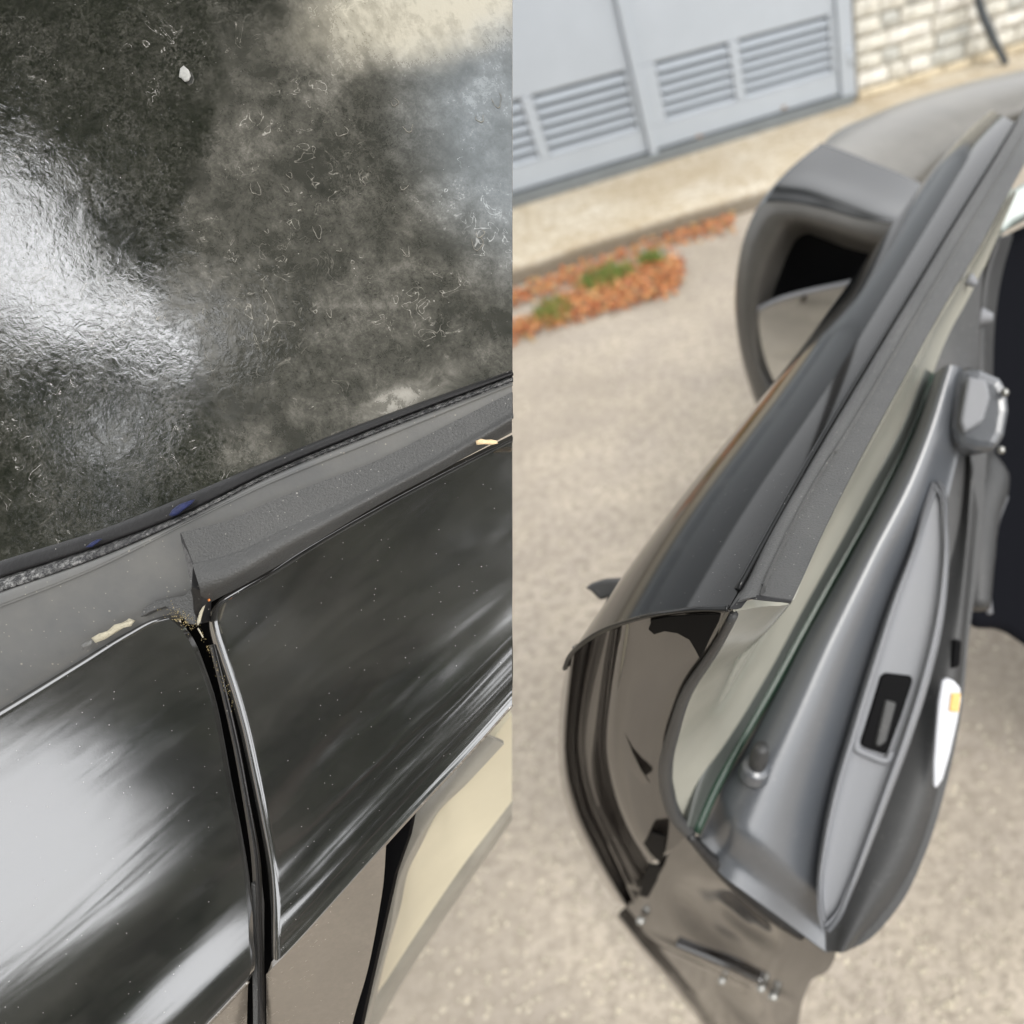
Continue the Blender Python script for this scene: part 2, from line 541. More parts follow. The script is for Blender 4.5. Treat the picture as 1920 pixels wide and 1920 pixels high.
# pavement with its kerb edge (a low worn step)
def pave():
    V = []
    xs = np.linspace(-14, 14, 141)
    prof = [(0.0, -0.02), (0.004, 0.045), (0.02, 0.068), (0.06, 0.078), (0.5, 0.08), (9.0, 0.09)]
    for x in xs:
        w = 0.012 * math.sin(x * 5.1) + 0.008 * math.sin(x * 13.7 + 1)
        for (q, z) in prof:
            p = k1 + KD * x + KN * (q + (w if q < 0.1 else 0))
            V.append((p[0], p[1], z))
    n = len(prof)
    return mesh('pavement', V, grid_faces(len(xs), n)[::1], PAVE, smooth=True, kind='structure', face_cam=True)
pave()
mesh('hills', [(-300, 90, -1), (300, 90, -1), (300, 160, 14), (120, 170, 20), (-60, 165, 16), (-300, 160, 12)], [(0, 1, 2, 3, 4, 5)],
     simple('far_hill', (0.08, 0.10, 0.06), 0.9, 0.4, 0.05), smooth=False, kind='structure')

def WP(u, n, z):                                      # wall frame: along, out of the wall (+ = towards road), height
    p = WO + WD * u - WN * n
    return u3([p[0], p[1], z])
WA = [WD, -WN, u3([0, 0, 1])]

# ---- utility cabinet
CAB = simple('cabinet_paint', (0.385, 0.42, 0.46), 0.45, 0.05, 3, 0.0006)
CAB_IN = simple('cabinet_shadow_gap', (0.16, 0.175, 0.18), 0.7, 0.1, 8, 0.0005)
cab = thing('utility_cabinet', 'pale blue-grey metal utility cabinet with louvred vents standing on the pavement against the stone wall', 'cabinet', WP(0.2, 0, 0.08))
Z0 = 0.08
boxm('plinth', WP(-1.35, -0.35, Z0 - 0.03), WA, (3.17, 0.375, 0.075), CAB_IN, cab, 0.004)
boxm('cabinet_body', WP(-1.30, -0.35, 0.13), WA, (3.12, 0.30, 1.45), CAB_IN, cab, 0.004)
def vent_door(u0, u1, vents):
    """a door leaf: sheet with framed openings, slats as separate parts"""
    y, t, zb, zt = -0.045, 0.035, 0.135, 1.55
    V0, V1 = 0.235, 0.49
    edges = [u0] + [e for v in vents for e in v] + [u1]
    dr = boxm('door_leaf', WP(u0, y, V1), WA, (u1 - u0, t, zt - V1), CAB, cab, 0.003)
    boxm('door_rail', WP(u0, y, zb), WA, (u1 - u0, t, V0 - zb - 0.001), CAB, dr, 0.003)
    for k in range(0, len(edges), 2):
        boxm('door_stile', WP(edges[k], y, V0), WA, (edges[k + 1] - edges[k], t + 0.002, V1 - V0 - 0.001), CAB, dr, 0.003)
    for (a, b) in vents:
        n = 6
        p = (V1 - V0) / n
        for i in range(n):
            z = V0 + p * i
            # slat: tilted sheet, lower edge forward
            V = [WP(a + 0.004, 0.004 + y + t, z + 0.003), WP(b - 0.004, 0.004 + y + t, z + 0.003),
                 WP(b - 0.004, y + 0.008, z + p * 0.66), WP(a + 0.004, y + 0.008, z + p * 0.66)]
            V += [q + u3([0, 0, -0.003]) - WN * -0.002 for q in V]
            Fc = [(0, 1, 2, 3), (7, 6, 5, 4), (0, 4, 5, 1), (1, 5, 6, 2), (2, 6, 7, 3), (3, 7, 4, 0)]
            mesh('slat', V, Fc, CAB, dr, smooth=False)
vent_door(-1.22, 0.695, [(-1.12, -0.72), (-0.68, -0.27), (-0.23, 0.19), (0.24, 0.672)])
vent_door(0.735, 1.755, [(0.815, 1.185), (1.235, 1.722)])
boxm('post', WP(0.697, -0.045, 0.12), WA, (0.036, 0.062, 1.43), CAB, cab, 0.004)
boxm('post', WP(1.758, -0.045, 0.12), WA, (0.045, 0.055, 1.43), CAB, cab, 0.004)
boxm('post', WP(1.806, -0.10, 0.10), WA, (0.05, 0.09, 1.45), CAB, cab, 0.004)
boxm('hinge', WP(1.80, -0.03, 0.27), WA, (0.04, 0.045, 0.05), CAB, cab, 0.005)
boxm('sill_flashing', WP(-1.3, -0.008, 0.112), WA, (3.1, 0.028, 0.012), CAB, cab, 0.002)
boxm('roof_cap', WP(-1.38, -0.36, 1.58), WA, (3.24, 0.36, 0.04), CAB, cab, 0.004)

STAIN = simple('rust_stain', (0.33, 0.22, 0.14), .9, .4, 60, .0003)
for k, (uu, zz_) in enumerate(((1.42, .145), (0.95, .13))):
    boxm('rust_spot', WP(uu, -.0095 + .0, zz_), WA, (.02, .012, .014), STAIN, cab, .003)
# ---- stone wall, each block its own part
MORT = simple('wall_mortar', (0.33, 0.30, 0.24), 0.95, 0.3, 25, 0.003)
STM = [simple('stone_block_' + n, c, 0.85, 0.22, 22, 0.006) for n, c in
       (('cream', (0.62, 0.60, 0.53)), ('ivory', (0.70, 0.68, 0.62)), ('greyish', (0.50, 0.50, 0.46)), ('sand', (0.58, 0.50, 0.36)))]
wall = thing('stone_wall', 'cream stone block wall with recessed mortar joints beside the grey cabinet', 'wall', WP(2.4, 0, 0.08))
boxm('mortar_core', WP(1.86, -0.25, 0.02), WA, (2.3, 0.235, 1.30), MORT, wall)
BM = {}
r2 = random.Random(5)
def stone_mesh(w, h, mat, key):
    me = bpy.data.meshes.new('stone')
    nx, nz = 4, 3
    V = []
    for j in range(nz + 1):
        for i in range(nx + 1):
            x, z = w * i / nx, h * j / nz
            e = (i in (0, nx)) or (j in (0, nz))
            V.append((x + r2.uniform(-.003, .003), 0.0 if e else r2.uniform(0.006, 0.02), z + r2.uniform(-.003, .003)))
    n0 = len(V)
    V += [(0, -.05, 0), (w, -.05, 0), (w, -.05, h), (0, -.05, h)]
    Fc = [(j*(nx+1)+i, (j+1)*(nx+1)+i, (j+1)*(nx+1)+i+1, j*(nx+1)+i+1) for j in range(nz) for i in range(nx)]
    bl = [j*(nx+1) for j in range(nz + 1)]
    Fc.append(tuple([n0, n0 + 3] + bl[::-1]))
    br = [j*(nx+1)+nx for j in range(nz + 1)]
    Fc.append(tuple([n0 + 2, n0 + 1] + br))
    Fc.append(tuple([n0 + 1, n0] + list(range(nx + 1))))
    tp = [nz*(nx+1)+i for i in range(nx + 1)]
    Fc.append(tuple([n0 + 3, n0 + 2] + tp[::-1]))
    me.from_pydata(V, [], Fc)
    me.materials.append(mat)
    return me
MW = Matrix(((WD[0], -WN[0], 0), (WD[1], -WN[1], 0), (0, 0, 1)))
z = 0.075
row = 0
cache = {}
while z < 1.22:
    h = [0.058, 0.082, 0.074, 0.080, 0.078, 0.084][row % 6]
    u = 1.868 + (0.0 if row % 2 else -0.0)
    while u < 4.1:
        w = r2.choice([0.11, 0.15, 0.19, 0.22, 0.27])
        if u + w > 4.13:
            w = 4.14 - u
            if w < 0.05:
                break
        mt = STM[3] if row == 0 else r2.choice(STM[:3] + STM[:2])
        key = (round(w, 3), round(h, 3), mt.name)
        if key not in cache:
            cache[key] = stone_mesh(w - 0.012, h - 0.012, mt, key)
        o = bpy.data.objects.new('stone_block', cache[key])
        p = WP(u, -0.004 + r2.uniform(-.004, .006), z)
        o.matrix_local = Matrix.Translation(Vector(p - rootloc(wall))) @ MW.to_4x4()
        link(o, wall)
        u += w
    z += h
    row += 1
# ---- leaning pole and post by the wall
POLE = simple('dark_pole_paint', (0.055, 0.065, 0.075), 0.5, 0.2, 12)
tag(tube('pole', [WP(2.47, 0.09, 0.62), WP(2.525, 0.10, 0.40), WP(2.60, 0.11, 0.25), WP(2.70, 0.13, 0.085)], [0.021, 0.023, 0.025, 0.018], POLE, None, 12, 26),
    'dark slate-grey bent pole leaning against the cream stone wall', 'pole')
tag(boxm('post', WP(2.965, 0.02, 0.07), WA, (0.06, 0.06, 1.2), POLE, None, 0.006),
    'dark square post at the right end of the visible stone wall', 'post')

# ---- leaf litter and weeds in the gutter
def inpoly(p, poly):
    x, y = p[0], p[1]
    c = False
    for i in range(len(poly)):
        x1, y1 = poly[i]
        x2, y2 = poly[i - 1]
        if (y1 > y) != (y2 > y) and x < (x2 - x1) * (y - y1) / (y2 - y1) + x1:
            c = not c
    return c
BAND = [(900, 585), (960, 552), (1040, 522), (1110, 495), (1200, 462), (1290, 430), (1378, 402), (1376, 432), (1300, 450), (1200, 478), (1110, 512), (1040, 545), (960, 573), (900, 600)]
PATCH = [(900, 640), (960, 612), (1010, 600), (1050, 565), (1120, 525), (1190, 505), (1270, 482), (1284, 500), (1275, 535), (1230, 558), (1180, 570), (1110, 590), (1040, 612), (980, 632), (900, 660)]
def scatter(name, polys, n, size, mats, label, cat, zmax, seed, green=False):
    rr = random.Random(seed)
    V, Fc, mi = [], [], []
    for poly, cnt in zip(polys, n):
        xs = [p[0] for p in poly]
        ys = [p[1] for p in poly]
        k = 0
        while k < cnt:
            x, y = rr.uniform(min(xs), max(xs)), rr.uniform(min(ys), max(ys))
            if not inpoly((x + rr.gauss(0, 12), y + rr.gauss(0, 7)), poly):
                continue
            k += 1
            p = PZ(x, y, 0.0)
            p[2] = rr.uniform(0.004, zmax)
            s = rr.uniform(*size)
            a = rr.uniform(0, 6.28)
            if green:
                dx, dy = math.cos(a) * 0.004, math.sin(a) * 0.004
                lx, ly = rr.uniform(-.02, .02), rr.uniform(-.02, .02)
                h = s
                b = len(V)
                V += [(p[0] - dx, p[1] - dy, 0), (p[0] + dx, p[1] + dy, 0), (p[0] + lx + dx * .3, p[1] + ly + dy * .3, h), (p[0] + lx - dx * .3, p[1] + ly - dy * .3, h)]
                Fc.append((b, b + 1, b + 2, b + 3))
            else:
                tx, ty = rr.uniform(-.5, .5), rr.uniform(-.5, .5)
                pts = [(1, 0), (0.4, 0.45), (-0.5, 0.38), (-1, 0), (-0.4, -0.42), (0.5, -0.4)]
                b = len(V)
                for (qx, qy) in pts:
                    X = s * (qx * math.cos(a) - qy * math.sin(a))
                    Y = s * (qx * math.sin(a) + qy * math.cos(a))
                    V.append((p[0] + X, p[1] + Y, max(0.002, p[2] + X * tx + Y * ty)))
                Fc.append(tuple(range(b, b + 6)))
            mi.append(rr.randrange(len(mats)))
    me = bpy.data.meshes.new(name)
    me.from_pydata(V, [], Fc)
    for mt in mats:
        me.materials.append(mt)
    me.polygons.foreach_set('material_index', mi)
    o = link(bpy.data.objects.new(name, me))
    o['kind'] = 'stuff'
    return tag(o, label, cat)
LF = [simple('leaf_' + n, c, 0.7, 0.3, 60, 0.0005) for n, c in (('rust', (0.46, 0.155, 0.06)), ('orange', (0.58, 0.25, 0.09)), ('brown', (0.27, 0.125, 0.075)), ('yellow', (0.47, 0.31, 0.13)))]
scatter('leaf_litter', [BAND, PATCH], [1200, 3600], (0.006, 0.015), [LF[0], LF[0], LF[1], LF[2], LF[1], LF[3]],
        'rust-orange fallen leaves lying in the gutter below the pavement', 'leaves', 0.022, 3)
GR = [simple('weed_' + n, c, 0.7, 0.3, 60, 0.0005) for n, c in (('a', (0.12, 0.20, 0.04)), ('b', (0.22, 0.27, 0.06)))]
G1 = [(1000, 608), (1030, 580), (1058, 566), (1075, 585), (1040, 606), (1010, 612)]
G2 = [(1085, 548), (1120, 522), (1185, 500), (1190, 520), (1130, 540), (1100, 552)]
G3 = [(1200, 492), (1238, 482), (1248, 492), (1215, 502)]
scatter('gutter_weeds', [G1, G2, G3], [260, 460, 160], (0.02, 0.05), GR, 'small green weeds sprouting among the rust-orange leaves', 'weeds', 0.03, 9, True)
# scattered dark and pale grit on the road
grit = []
GM = simple('road_grit', (0.55, 0.50, 0.40), 0.8, 0.4, 80)
rr = random.Random(11)
V, Fc = [], []
for k in range(2600):
    px, py = rr.uniform(700, 1900), rr.uniform(620, 1915)
    p = PZ(px, py, 0.0)
    s = rr.uniform(0.002, 0.006)
    b = len(V)
    for q in range(4):
        a = q * 1.57 + rr.uniform(0, .6)
        V.append((p[0] + s * math.cos(a), p[1] + s * math.sin(a), 0.0))
    V.append((p[0], p[1], s * 1.1))
    Fc += [(b + q, b + (q + 1) % 4, b + 4) for q in range(4)]
o = mesh('road_grit', V, Fc, GM, smooth=False, kind='stuff')
tag(o, 'pale grit and small stones scattered over the worn concrete road', 'grit')

# ================================================================== SURROUNDINGS MIRRORED IN THE PAINT
# unseen trees across the road; leaves placed to shape the paint's reflections
def mirrored(px, py):
    v = np.array([(px - CX) / F, -(py - CY) / F, -1.0])
    n = np.array([0.279, 0.0, 2.93])
    n /= np.linalg.norm(n)
    v = R @ (v - 2 * v.dot(n) * n)
    return v / np.linalg.norm(v)
PC = P(480, 960, 0.32)
LEAF = [simple('foliage_' + n, c, 0.6, 0.35, 3, 0.001) for n, c in (('deep', (0.035, 0.055, 0.022)), ('mid', (0.05, 0.075, 0.03)))]
BARK = simple('bark', (0.10, 0.085, 0.07), 0.9, 0.3, 18, 0.01)
HOLE = [(-60, 90), (40, 180), (95, 280), (135, 380), (160, 455), (200, 515), (260, 480), (350, 450), (445, 475), (470, 570), (450, 660), (340, 700), (230, 650), (150, 625), (60, 610), (-30, 600), (-250, 640), (-500, 640), (-500, 60)]
HOLE2 = [(60, 800), (130, 760), (200, 770), (225, 830), (180, 880), (110, 870)]
def crown(root, x0, x1, y0, y1, n, seed, low):
    rr = random.Random(seed)
    V, Fc, mi = [], [], []
    k = 0
    while k < n:
        # clumps of leaves
        cx, cy = rr.uniform(x0, x1), rr.uniform(y0, y1)
        ccount = 26
        k += ccount
        t0 = rr.uniform(3.6, 6.0)
        if (low(cx) + rr.gauss(0, 26) < cy < low2(cx) + rr.gauss(0, 12)) or inpoly((cx + rr.gauss(0, 5), cy + rr.gauss(0, 5)), HOLE) or inpoly((cx, cy), HOLE2):
            continue
        d = mirrored(cx, cy)
        c = PC + d * t0
        if c[2] < 0.1:
            continue
        for q in range(ccount):
            p = c + np.array([rr.gauss(0, .085), rr.gauss(0, .085), rr.gauss(0, .06)])
            s = rr.uniform(0.03, 0.07)
            a = np.array([rr.gauss(0, 1), rr.gauss(0, 1), rr.gauss(0, 1)])
            a /= np.linalg.norm(a)
            b2 = np.cross(a, [rr.gauss(0, 1), rr.gauss(0, 1), rr.gauss(0, 1)])
            b2 /= np.linalg.norm(b2) + 1e-9
            i = len(V)
            V += [tuple(p + a * s), tuple(p + b2 * s * .5), tuple(p - a * s), tuple(p - b2 * s * .5)]
            Fc.append((i, i + 1, i + 2, i + 3))
            mi.append(rr.randrange(2))
    L = rootloc(root)
    V = [tuple(np.array(v) - L) for v in V]
    me = bpy.data.meshes.new('crown')
    me.from_pydata(V, [], Fc)
    for mt in LEAF:
        me.materials.append(mt)
    me.polygons.foreach_set('material_index', mi)
    return link(bpy.data.objects.new('crown', me), root)
def lowline(x):
    # lower rim of the left canopy, in mirrored pixels; the right one hangs to the ground
    return float(np.interp(x, [-900, 0, 100, 180, 240, 300, 360, 430], [1250, 1340, 1370, 1400, 1500, 1700, 2000, 2500]))
def low2(x):
    # top of low leaves added to darken the doors' lower reflection
    return 1900 - 0.55 * max(-400, min(x, 500))
def tree(px, label, x0, x1, n, seed):
    d = mirrored(px, 1000)
    g = PC + d * 5.0
    g[2] = 0
    root = thing('tree', label, 'tree', g)
    c = PC + mirrored(px, 700) * 5.0
    tube('trunk', [g, g * .7 + c * .3 + u3([.1, .05, 0]), g * .35 + c * .65, c], [0.16, 0.13, 0.11, 0.06], BARK, root, 12, 20)
    for k in range(5):
        e = PC + mirrored(random.uniform(x0, x1), random.uniform(100, 900)) * 5.0
        b = g * .45 + c * .55
        tube('branch', [b, (b + e) / 2 + u3([0, 0, .15]), e], [0.06, 0.04, 0.015], BARK, root, 8, 12)
    crown(root, x0, x1, -700, 2250, n, seed, lowline)
tree(-100, 'broad dark-leaved tree across the road behind the photographer, the left one', -700, 330, 56000, 21)
tree(650, 'tall dark-leaved tree across the road behind the photographer, the right one', 300, 1150, 60000, 22)
def sky_block_tree():  # added tree out of view, keeps sky out of the door skin's reflection
    root = thing('tree', 'unseen leafy tree added behind the stone wall to darken the door skin reflection', 'tree', WP(1.0, -2.2, 0))
    b = WP(1.0, -2.2, 0)
    tube('trunk', [b, b + u3([.1, 0, 2.2]), b + u3([-.1, -.2, 4.2]), b + u3([0, -.6, 6.0])], [.2, .17, .13, .06], BARK, root, 12, 20)
    rr = random.Random(77)
    V, Fc, mi = [], [], []
    L = rootloc(root)
    for k in range(1150):
        az, el = math.radians(rr.uniform(-48, 32)), math.radians(rr.uniform(36, 74))
        if el < math.radians(40 + 4 * math.sin(az * 9)):
            continue
        c = NE + u3([math.sin(az) * math.cos(el), math.cos(az) * math.cos(el), math.sin(el)]) * rr.uniform(5.4, 7.5)
        for q in range(26):
            p = c + np.array([rr.gauss(0, .15), rr.gauss(0, .15), rr.gauss(0, .1)])
            s = rr.uniform(.05, .10)
            a = u3([rr.gauss(0, 1), rr.gauss(0, 1), rr.gauss(0, 1)])
            a /= np.linalg.norm(a)
            b2 = np.cross(a, [rr.gauss(0, 1), rr.gauss(0, 1), rr.gauss(0, 1)])
            b2 /= np.linalg.norm(b2) + 1e-9
            i = len(V)
            V += [tuple(p + a * s - L), tuple(p + b2 * s * .5 - L), tuple(p - a * s - L), tuple(p - b2 * s * .5 - L)]
            Fc.append((i, i + 1, i + 2, i + 3))
            mi.append(rr.randrange(2))
    me = bpy.data.meshes.new('crown')
    me.from_pydata(V, [], Fc)
    for mt in LEAF:
        me.materials.append(mt)
    me.polygons.foreach_set('material_index', mi)
    link(bpy.data.objects.new('crown', me), root)
sky_block_tree()
# hedge along the far side of the road
HV, HF = [], []
rr = random.Random(4)
hd = mirrored(400, 1000)
hb = PC + hd * 8
along = np.cross(hd, [0, 0, 1])
along /= np.linalg.norm(along)
hb[2] = 0
for k in range(9000):
    p = hb + along * rr.uniform(-9, 9) + hd * rr.gauss(0, .2) + u3([0, 0, rr.uniform(0, 2.0)])
    p[2] = max(0.02, p[2] if p[2] < 2.2 else 2.0)
    s = rr.uniform(.07, .16)
    a = u3([rr.gauss(0, 1), rr.gauss(0, 1), rr.gauss(0, 1)])
    a /= np.linalg.norm(a)
    b2 = np.cross(a, [rr.gauss(0, 1), rr.gauss(0, 1), 1])
    b2 /= np.linalg.norm(b2)
    i = len(HV)
    HV += [p + a * s, p + b2 * s * .6, p - a * s, p - b2 * s * .6]
    HF.append((i, i + 1, i + 2, i + 3))
o = mesh('hedge', HV, HF, LEAF[0], smooth=False, kind='stuff')
tag(o, 'dense dark hedge along the far side of the road', 'hedge')

# ================================================================== LEFT: CLOSED CAR SIDE SEEN CLOSE UP
car = thing('parked_car', 'black car side seen close up, with streaky dirty tinted glass above two closed doors', 'car', (-0.35, 0.35, 0))
def dl(px):                                           # distance of the car side from the lens
    return 0.312 + 0.018 * px / 960.0
XR = [-1000, -300, 0, 200, 340, 500, 700, 960]
def rail(ys, off=0.0):
    """ys at XR; off in mm towards the camera (scalar or list)"""
    if np.isscalar(off):
        off = [off] * len(XR)
    return [(x, y, dl(x) - o / 1000.) for x, y, o in zip(XR, ys, off)]
def top_rail(y, off):
    return rail([y] * 8, off)
G_B = [1430, 1158, 1053, 990, 934, 866, 787, 695]
B_B = [1460, 1190, 1085, 1020, 966, 888, 805, 706]
L_B = [1487, 1215, 1111, 1040, 978, 897, 815, 716]
S_B = [1518, 1244, 1141, 1060, 990, 912, 830, 724]
# glass: slightly cylindrical pane
rails = []
for y in (-460, -300, -150, 0, 150, 300, 450, 600, 700):
    rails.append([(x, y, dl(x) + 0.006 + ((y - 600) / 1000.) ** 2 * 0.004) for x in XR])
rails[-1] = [(x, g - 60, dl(x) + .006) for x, g in zip(XR, G_B)]
rails[-2] = [(x, 0.5 * (450) + 0.5 * (g - 60), dl(x) + .006) for x, g in zip(XR, G_B)]
rails.append([(x, g + 14, dl(x) + .006) for x, g in zip(XR, G_B)])
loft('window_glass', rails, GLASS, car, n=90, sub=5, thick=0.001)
# rubber wiper seal against the glass
sh = lambda ys, k: [y + k for y in ys]
seal = loft('glass_seal', [rail(sh(G_B, -1), -5.5), rail(sh(G_B, 3), -3.6), rail([(a + b) / 2 for a, b in zip(G_B, B_B)], -3.0), rail(sh(B_B, -3), -3.4), rail(B_B, -7)], RUBBER, car, n=110, sub=4, thick=0.0015)
loft('seal_lip', [rail(sh(B_B, -2), -6.5), rail(sh(B_B, 4), -3.0), rail([b * .4 + l * .6 for b, l in zip(B_B, L_B)], -1.5), rail(sh(L_B, -2), -1.8), rail(L_B, -4.0)], LIP, seal, n=140, sub=4, thick=0.0012)
# base moulding that runs the whole length
BOT = [2060, 1525, 1330, 1208, 1136, 1040, 925, 785]
base = loft('belt_moulding', [rail(sh(L_B, -1), -3.5), rail(sh(L_B, 3), -0.8), rail(sh(S_B, -3), 0.2), rail(sh(S_B, 2), -0.5),
                       rail([s * .6 + b * .4 for s, b in zip(S_B, BOT)], -1.2), rail([s * .25 + b * .75 for s, b in zip(S_B, BOT)], -2.6), rail(BOT, -6), rail(sh(BOT, 26), -13)],
            MOULD_OLD, car, n=100, sub=4, thick=0.0008)
# second moulding, its cut end standing proud
XF = [339, 390, 430, 500, 600, 700, 830, 960]
def railf(ys, off, xs=XF, ofn=None):
    if np.isscalar(off):
        off = [off] * len(xs)
    return [(x, y, dl(x) - o / 1000.) for x, y, o in zip(xs, ys, off)]
T_ = [998, 986, 975, 943, 904, 866, 801, 735]
X1 = [352, 402, 442, 505, 604, 704, 832, 960]
M1 = [1030, 1020, 1008, 976, 935, 893, 826, 757]
X2 = [362, 412, 450, 512, 606, 706, 834, 960]
C_ = [1056, 1043, 1031, 1000, 957, 911, 842, 768]
X3 = [374, 418, 462, 520, 612, 708, 836, 960]
K_ = [1102, 1088, 1066, 1031, 982, 930, 861, 786]
X4 = [378, 420, 466, 522, 614, 710, 838, 960]
B4 = [1136, 1116, 1092, 1060, 1003, 946, 877, 806]
mo = loft('front_door_moulding', [railf(T_, [6.0, 5.4, 4.8, 3.6, 2.4, 1.6, 1.0, .8]), railf(M1, [6.5, 5.8, 5.2, 4.0, 2.8, 2.0, 1.4, 1.2], X1), railf(C_, [6.6, 6.0, 5.4, 4.4, 3.2, 2.4, 1.8, 1.6], X2), railf(sh(C_, 6), [7.2, 6.7, 6.1, 5.1, 3.9, 3.1, 2.4, 2.0], X2), railf(K_, [9.2, 9.0, 8.6, 7.4, 6.0, 5.0, 4.4, 4.0], X3), railf(B4, -2.5, X4)],
          MOULD, car, n=90, sub=5, thick=0.0012)
# its end cap: the thin cut profile
EC = [(339, 998), (344, 1010), (353, 1034), (363, 1060), (371, 1085), (376, 1108), (377, 1140), (376, 1168), (366, 1172), (362, 1150), (362, 1128), (359, 1100), (353, 1076), (347, 1046), (340, 1018), (336.5, 1000)]
slab('moulding_end', EC, lambda x, y: dl(x) - float(np.interp(y, [998, 1050, 1100, 1125, 1170], [.0058, .0066, .0085, .003, -.003])), RUBBER, mo, 0.006, 0.0003)
slab('moulding_foot', [(268, 1142), (290, 1128), (318, 1121), (345, 1117), (357, 1104), (364, 1130), (366, 1172), (352, 1170), (335, 1150), (310, 1138), (285, 1146), (262, 1158)],
     lambda x, y: dl(x) - 0.0005, MOULD, mo, 0.004, 0.0004)

def sm(a, b, x):
    t = min(1, max(0, (x - a) / (b - a)))
    return t * t * (3 - 2 * t)
# profile of both doors across the character line; t = 0 top edge, 1 lower crease. returns mm towards camera
def prof(t, amp=1.0):
    # integrate slope: positive slope (mm per unit t) = leaning so that it faces up
    k = [(-.01, 5), (0.50, 6), (0.66, -10), (0.73, -4), (0.82, 38), (0.87, 38), (0.95, -6), (1.0, -20)]
    xs = np.linspace(0, max(t, 1e-4), 40)
    s = np.interp(xs, [a for a, b in k], [b for a, b in k])
    return float(((s[1:] + s[:-1]) * 0.5 * np.diff(xs)).sum()) * amp
PT = [prof(x) for x in np.linspace(0, 1, 200)]
def profq(t):
    return float(np.interp(t, np.linspace(0, 1, 200), PT))
def roll(q, w, depth):
    """edge rolled back: q distance 0..1 from the edge"""
    x = max(0.0, 1 - q / w)
    return depth * (1 - math.sqrt(max(0.0, 1 - x * x)))
# rear door (left), upper skin
def dA(x, y, s, t):
    return dl(x) - (-4 + profq(t) * .38) / 1000. + roll(t, 0.016, 0.0022) + roll(1 - s, 0.006, 0.002)
TA = [(-1000, 1968), (-300, 1497), (0, 1330), (146, 1241), (235, 1186), (285, 1160), (318, 1153)]
RA = [(318, 1153), (342, 1170), (368, 1208), (385, 1251), (406, 1317), (420, 1384), (434, 1461), (452, 1552), (462, 1607), (469, 1658), (475, 1752), (475, 1823), (465, 1841)]
BA = [(-1000, 3390), (-300, 2640), (-100, 2430), (120, 2205), (391, 1920), (465, 1841)]
LA = [(-1000, 1968), (-1000, 3390)]
coons('rear_door', TA, BA, LA, RA, dA, BLACK_PAINT, car, 90, 130)
# front door (right), upper skin
TB = [(404, 1131), (421, 1117), (450, 1099), (500, 1071), (550, 1037), (650, 977), (720, 938), (830, 880), (960, 815)]
LB = [(404, 1131), (393, 1148), (391, 1167), (395, 1192), (408, 1234), (432, 1308), (448, 1365), (468, 1455), (488, 1552), (500, 1623), (507, 1700), (510, 1815)]
BB = [(510, 1815), (561, 1762), (626, 1690), (723, 1582), (788, 1511), (884, 1408), (960, 1322)]
RB = [(960, 815), (960, 1322)]
def dB(x, y, s, t):
    return dl(x) - (-5 + profq(t)) / 1000. + roll(t, 0.03, 0.0035) + roll(s, 0.035, 0.006)
fd = coons('front_door', TB, BB, LB, RB, dB, BLACK_PAINT, car, 110, 110, thick=0.0008)
# lower flanks below the crease: turned under, they face the road
def lowA(x, y, s, t):
    return dl(x) - (-4 + profq(1.0) * .38 + 0.4) / 1000. + t * 0.045 * 1.0 + roll(1 - s, .02, .003)
coons('door_flank', BA, [(-1000, 4100), (-100, 3000), (462, 2300)], [(-1000, 3392), (-1000, 4100)], [(465, 1842), (463, 1920), (460, 2080), (462, 2300)], lowA, LOW_PAINT, car, 40, 30)
def lowB(x, y, s, t):
    return dl(x) - (-5 + profq(1.0) + 0.4) / 1000. + t * 0.05 + roll(s, .04, .004)
coons('door_flank', [(499, 1827), (561, 1763), (626, 1691), (684, 1626), (724, 1583)], [(497, 2180), (560, 2150), (640, 2110)], [(499, 1827), (499, 1900), (497, 2180)],
      [(724, 1583), (719, 1655), (709, 1720), (690, 1817), (661, 1920), (640, 2110)], lowB, LOW_PAINT, car, 40, 40)
# recess between the doors, with the rubber weather strip and a glossy jamb
slab('door_gap', [(330, 1120), (420, 1090), (470, 1200), (520, 1450), (545, 1700), (540, 2200), (440, 2200), (430, 1700), (400, 1450), (350, 1220)], lambda x, y: dl(x) + 0.026, VOID, car, 0.004)
loft('weather_strip', [[(392, 1210, .330), (412, 1290, .331), (437, 1400, .332), (455, 1500, .332), (470, 1600, .332), (477, 1750, .332), (479, 2150, .332)],
                       [(399, 1210, .3265), (419, 1290, .3265), (444, 1400, .3265), (463, 1500, .3265), (480, 1600, .3265), (486, 1750, .3265), (488, 2150, .3265)],
                       [(404, 1210, .330), (424, 1290, .331), (450, 1400, .332), (468, 1500, .332), (487, 1600, .332), (494, 1750, .332), (496, 2150, .332)]], RUBBER, car, 60, 5, 0.001)
slab('jamb_strip', [(470, 1655), (484, 1662), (488, 1700), (487, 2100), (476, 2100), (472, 1800)], lambda x, y: dl(x) + 0.008, MOULD, car, 0.003, 0.0005)
slab('panel_gap', [(705, 1560), (775, 1520), (765, 1570), (740, 1640), (722, 1720), (690, 1860), (660, 2000), (620, 2000), (650, 1880), (690, 1760), (712, 1660)], lambda x, y: 0.372, VOID, car, 0.004)
